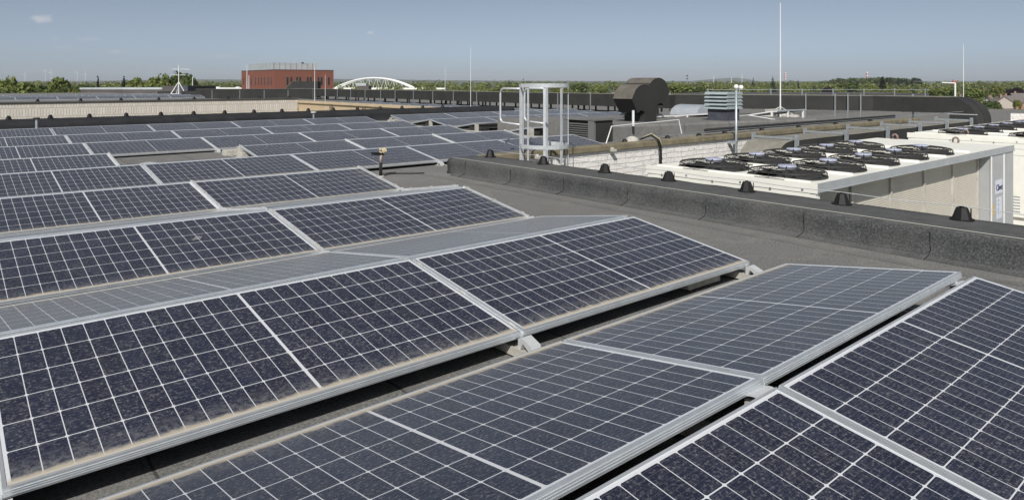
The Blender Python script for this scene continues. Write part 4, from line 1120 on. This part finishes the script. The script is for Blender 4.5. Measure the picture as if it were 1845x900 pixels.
def make_tree(kind, leaf, seed, n):
    rnd = random.Random(seed)
    root = thing('tree', 'x', 'tree'); b = MB()
    crown_quads(b, blobs_for(kind, rnd), n, .040 if kind == 'round' else .022, rnd)
    zm = max(v.co.z for v in b.b.verts); rs = sorted(sqrt(v.co.x ** 2 + v.co.y ** 2) for v in b.b.verts); rq = rs[int(.97 * len(rs))]
    rt = {'round': .33, 'poplar': .055, 'conifer': .18}[kind]
    for v in b.b.verts: v.co.z /= zm; v.co.x *= rt / rq; v.co.y *= rt / rq
    b.build('crown', LEAF[leaf], root)
    b = MB(); b.tube([(0, 0, 0), (.008, 0, .3), (0, .005, .62)], .022, 7, .008)
    for i in range(5):
        a = rnd.uniform(0, 6.28)
        if kind == 'round': b.tube([(0, 0, .25 + .05 * i), (.1 * cos(a), .1 * sin(a), .40 + .06 * i), (.19 * cos(a), .19 * sin(a), .5 + .06 * i)], .010, 5, .004)
    b.build('trunk', M['bark'], root)
    return root
GT = 'standout trees beyond the roofs'
def tree(px_, y, w, dist, kind, leaf, label, seed):
    key = (kind, leaf, seed % 3)
    if key not in TREE: o = make_tree(kind, leaf, seed, 2600 if kind == 'round' else 1100); TREE[key] = o
    else: o = dup(TREE[key])
    h = zpy(y, dist) - GZ
    base = {'round': .66, 'poplar': .11, 'conifer': .36}[kind]
    wm = w * (1.45 if kind == 'round' else 1.25) * dist / 1249.36 / base
    o.location = at(px_, dist, GZ); o.scale = (wm, wm, h); o.rotation_euler[2] = seed * 1.7
    o['label'] = label; o['group'] = GT
    return o
T = [(8, 135, 30, 190, 'round', 0, 'tall tree cut off by the left edge'), (30, 147, 40, 170, 'round', 0, 'broad bright green tree at far left, in front'), (58, 149, 40, 175, 'round', 1, 'dark green broad tree left of the tall tree'),
     (80, 157, 40, 165, 'round', 0, 'low olive tree below the tall round tree at left'), (106, 138, 34, 195, 'round', 0, 'tall flat topped round tree right of the turbines'), (112, 152, 26, 185, 'round', 1, 'dark tree under the flat topped round tree'),
     (131, 154, 18, 180, 'round', 2, 'small yellow green tree at the dark building corner'), (8, 160, 40, 150, 'round', 1, 'low dark tree at the left picture edge'), (48, 163, 40, 150, 'round', 0, 'low green tree in front at far left'),
     (152, 151, 24, 330, 'round', 1, 'dark distant tree left of the thin poplar'), (176.5, 136.5, 5.5, 330, 'poplar', 4, 'thin leaning dark poplar left of the other poplar'), (223, 137, 8, 330, 'poplar', 4, 'dark pointed poplar left of the big tree clump'),
     (200, 152, 30, 360, 'round', 0, 'low distant tree between the two poplars'), (244, 138, 26, 200, 'round', 0, 'leftmost rounded tree of the big clump'), (264, 144, 18, 205, 'round', 0, 'small middle tree inside the big clump'),
     (285, 131, 32, 200, 'round', 0, 'high rounded tree of the clump, left of the mast'), (308, 136, 26, 205, 'round', 1, 'tree of the clump directly behind the mast'), (331, 127, 32, 195, 'round', 1, 'highest dark tree of the clump right of the mast'),
     (344, 137, 20, 190, 'round', 1, 'rightmost dark tree of the big clump'),
     (917, 142, 6, 900, 'conifer', 4, 'single pointed conifer above the woods left of the ladder'), (898, 158, 26, 420, 'round', 2, 'yellow green tree seen through the hand rail'), (1010, 158, 24, 430, 'round', 2, 'yellow green tree seen through the ladder cage'),
     (1045, 150, 22, 460, 'round', 1, 'dark green tree right of the ladder cage'), (1085, 153, 20, 450, 'round', 0, 'green tree left of the exhaust hoods'), (1225, 150, 34, 420, 'round', 0, 'broad bright green tree right of the hoods'),
     (1265, 156, 24, 430, 'round', 1, 'dark low tree right of the broad green tree'), (1298, 154, 13, 420, 'round', 2, 'small pale yellow tree above the louvred vent'), (1357, 140, 7, 800, 'conifer', 4, 'small conifer right of the spoil hill'),
     (1381, 146, 8, 760, 'conifer', 4, 'short conifer left of the tall conifer'), (1392, 136, 12, 750, 'conifer', 4, 'tall dark conifer just left of the tall lightning rod'), (1420, 157, 26, 420, 'round', 2, 'pale green tree right of the tall lightning rod'),
     (1438, 144, 10, 560, 'conifer', 4, 'dark conifer right of the tall lightning rod'), (1448, 161, 10, 420, 'round', 2, 'small golden tree under the dark conifer'), (1492, 156, 17, 430, 'round', 3, 'purple leaved tree behind the railed roof'),
     (1528, 148, 34, 450, 'round', 1, 'broad dark tree left of the banded tower'), (1576, 155, 20, 430, 'round', 2, 'yellow tree right of the banded tower foot'), (1590, 139, 11, 560, 'poplar', 4, 'dark column shaped tree right of the banded tower'),
     (1602, 139, 9, 900, 'round', 4, 'small dark pine crown right of the column tree'), (1621, 141, 7, 900, 'round', 4, 'lone pine crown above woods, left one'), (1631, 143, 7, 900, 'round', 4, 'lone pine crown above woods, right one'),
     (1652, 140, 13, 1000, 'round', 4, 'two topped pine crown on the skyline'), (1600, 161, 20, 400, 'round', 2, 'low bright yellow green tree over the rail'), (1624, 159, 15, 410, 'round', 2, 'golden green tree right of the column tree'),
     (1688, 158, 20, 380, 'round', 0, 'green tree left of the lamp post'), (1711, 156, 26, 370, 'round', 0, 'olive tree behind the lamp post arm'), (1756, 156, 28, 350, 'round', 0, 'broad tree right of the slim rod'),
     (1797, 156, 20, 420, 'round', 2, 'pale green tree above the houses'), (1816, 159, 12, 470, 'round', 3, 'small purple tree above the pink house'), (1832, 158, 20, 450, 'round', 3, 'large purple tree near the right edge'),
     (1787, 181, 24, 240, 'round', 1, 'dense dark green tree before the white gable'), (1844, 195, 16, 215, 'round', 2, 'bright shrub like tree at the right edge'), (1833, 178, 10, 290, 'round', 2, 'small golden tree beside the pink house')]
for i, (px_, y, w, dist, kind, leaf, lab) in enumerate(T): tree(px_, y, w, dist, kind, leaf, lab, i)

# the woods behind: one mass
def woods(name, label, n, d0, d1, p0, p1, hf, nq, size, leaf, seed, lift=None):
    rnd = random.Random(seed); b = MB()
    for i in range(n):
        u = rnd.random(); dist = 1 / ((1 / d0) * (1 - u) + (1 / d1) * u); px_ = rnd.uniform(p0, p1)
        h = hf(dist, rnd); p = at(px_, dist, GZ + (lift(px_, dist) if lift else 0)); r = h * rnd.uniform(.26, .38)
        bl = [((p.x, p.y, p.z + h - r), r)]
        for q in range(4):
            a = rnd.uniform(0, 6.28); bl.append(((p.x + r * .75 * cos(a), p.y + r * .75 * sin(a), p.z + h * rnd.uniform(.4, .78)), r * rnd.uniform(.5, .8)))
        crown_quads(b, bl, nq, size * (1 + dist / 2500), rnd)
    o = b.build(name, LEAF[leaf]); o['label'] = label; o['category'] = 'woods'; o['kind'] = 'stuff'
    return o
woods('woods', 'green woods beyond the roofs, their near edge', 420, 360, 900, -500, 2300, lambda d, r: r.gauss(11.8 + (d - 360) / 540 * 1.6, 1.7), 130, .62, 5, 21)
woods('woods', 'dense woods reaching to the horizon', 2200, 800, 3600, -600, 2400, lambda d, r: r.gauss(13.4, 1.6) if d < 1500 else r.gauss(17.0, 2.0), 46, 1.1, 5, 22)
def hump(px_, d): return 8.5 * max(0, 1 - ((px_ - 1570) / 95) ** 4)
woods('wooded_rise', 'dark wooded rise behind the banded tower', 170, 1150, 1400, 1478, 1662, lambda d, r: r.gauss(13.5, 1.0), 90, 1.0, 1, 23, hump)
b = MB(); pts = [(1470, 0), (1500, 5.5), (1530, 8.2), (1575, 8.4), (1620, 7), (1665, 0)]
A_ = [b.b.verts.new(at(p, 1120, GZ + .1)) for p, z in pts]; B_ = [b.b.verts.new(at(p, 1250, GZ + z + .2)) for p, z in pts]; C_ = [b.b.verts.new(at(p, 1450, GZ + .1)) for p, z in pts]
for i in range(len(pts) - 1): b._f([A_[i], A_[i + 1], B_[i + 1], B_[i]]); b._f([B_[i], B_[i + 1], C_[i + 1], C_[i]])
struct(b.build('hill', M['hillmat']))

# ------------------------------------------------------------------ small clouds, in the sky itself
k = NT(wd); tcw = k.n('ShaderNodeTexCoord'); Dv = tcw.outputs['Generated']
def cloud(px_, py_, w, h, amt):
    f = Vector((FX, FY, 0)); r = Vector((FY, -FX, 0)); u = Vector((0, 0, 1))
    dr = (f + r * ((px_ - 922.5) / 1249.36) + u * ((148.2 - py_) / 1249.36)).normalized()
    rx = Vector((dr.y, -dr.x, 0)).normalized()
    def dot(v):
        o = k.n('ShaderNodeVectorMath', operation='DOT_PRODUCT'); wd.node_tree.links.new(Dv, o.inputs[0]); o.inputs[1].default_value = v; return o.outputs['Value']
    sx = k.m('DIVIDE', dot(rx), w / 1249.36 / 1.2); up = (u - dr * dr.z).normalized(); sy = k.m('DIVIDE', k.m('SUBTRACT', dot(up), 0), h / 1249.36 / 1.2)
    fr = k.m('GREATER_THAN', dot(dr), 0)
    d2 = k.m('SQRT', k.m('ADD', k.m('MULTIPLY', sx, sx), k.m('MULTIPLY', sy, sy)))
    nz = k.noise(Dv, 170, 5, .65)
    v = k.ramp(k.m('SUBTRACT', k.m('ADD', k.m('MULTIPLY', nz, 1.5), .25), d2), .0, .75)
    return k.m('MULTIPLY', k.m('MULTIPLY', v, fr), amt)
acc = None
for c in ((75, 34, 20, 9, .55), (160, 71, 26, 4, .16), (210, 93, 18, 4, .2), (667, 59, 12, 4, .4), (100, 70, 8, 4, .12), (115, 85, 22, 4, .1), (400, 102, 40, 6, .08)):
    v = cloud(*c); acc = v if acc is None else k.m('MAXIMUM', acc, v)
mixn = k.n('ShaderNodeMix', data_type='RGBA'); k.val(mixn.inputs[0], acc); wd.node_tree.links.new(tint.outputs[2], mixn.inputs[6]); mixn.inputs[7].default_value = (6.6, 6.4, 6.5, 1)
wd.node_tree.links.new(mixn.outputs[2], bg.inputs[0])

t = thing('flat_roof_house', 'dark flat roofed block with white plant box in front of the bridge', 'building', at(651, 420, GZ), YAW - pi / 2)
MB().box(-4, 4.5, 0, 8, 0, 12.4).build('wall', M['wing'], t); MB().box(-3.6, 2.6, 1, 5, 12.4, 14.0).build('plant_box', M['screen'], t)

# ------------------------------------------------------------------ haze: thin summer air round the whole site
hz_ = MB().box(-12000, 12000, -12000, 12000, -14.2, 175).build('haze', bpy.data.materials.new('haze_air'))
hm = hz_.data.materials[0]; hm.use_nodes = True; hn = hm.node_tree; hn.nodes.remove(hn.nodes['Principled BSDF'])
pv = hn.nodes.new('ShaderNodeVolumePrincipled'); pv.inputs['Color'].default_value = (.86, .91, 1, 1); pv.inputs['Density'].default_value = 7e-5; pv.inputs['Anisotropy'].default_value = 0
hn.links.new(pv.outputs[0], hn.nodes['Material Output'].inputs['Volume'])
hz_['kind'] = 'stuff'; hz_['label'] = 'thin pale summer haze over the far woods'; hz_['category'] = 'haze'

tag(MB().tube([(15.2, 10.32, .13), (18, 10.30, .13), (22, 10.28, .13), (26.8, 10.25, .13)], .055, 8).build('roof_pipe', M['blackmat'], smooth=True), 'dark pipe lying along the foot of the raised curb behind the coping', 'pipe')

for i, (P, lab) in enumerate([([(4.0, 1.42, .10), (4.15, 1.33, .16), (4.33, 1.30, .13), (4.42, 1.26, .20), (4.5, 1.2, .04)], 'black cable loop at the right end of the near ridge gap'),
                              ([(2.0, 1.40, .14), (2.15, 1.31, .19), (2.27, 1.28, .12), (2.45, 1.33, .17)], 'black cable hanging under the arched plate in the near ridge gap'),
                              ([(4.42, 4.6, .05), (4.5, 4.9, .012), (4.45, 5.4, .012), (4.6, 6.1, .012), (4.47, 6.9, .03)], 'black cable on the deck along the row ends')]):
    tag(MB().tube(P, .007, 6).build('black_cable', M['black'], smooth=True), lab, 'cable')
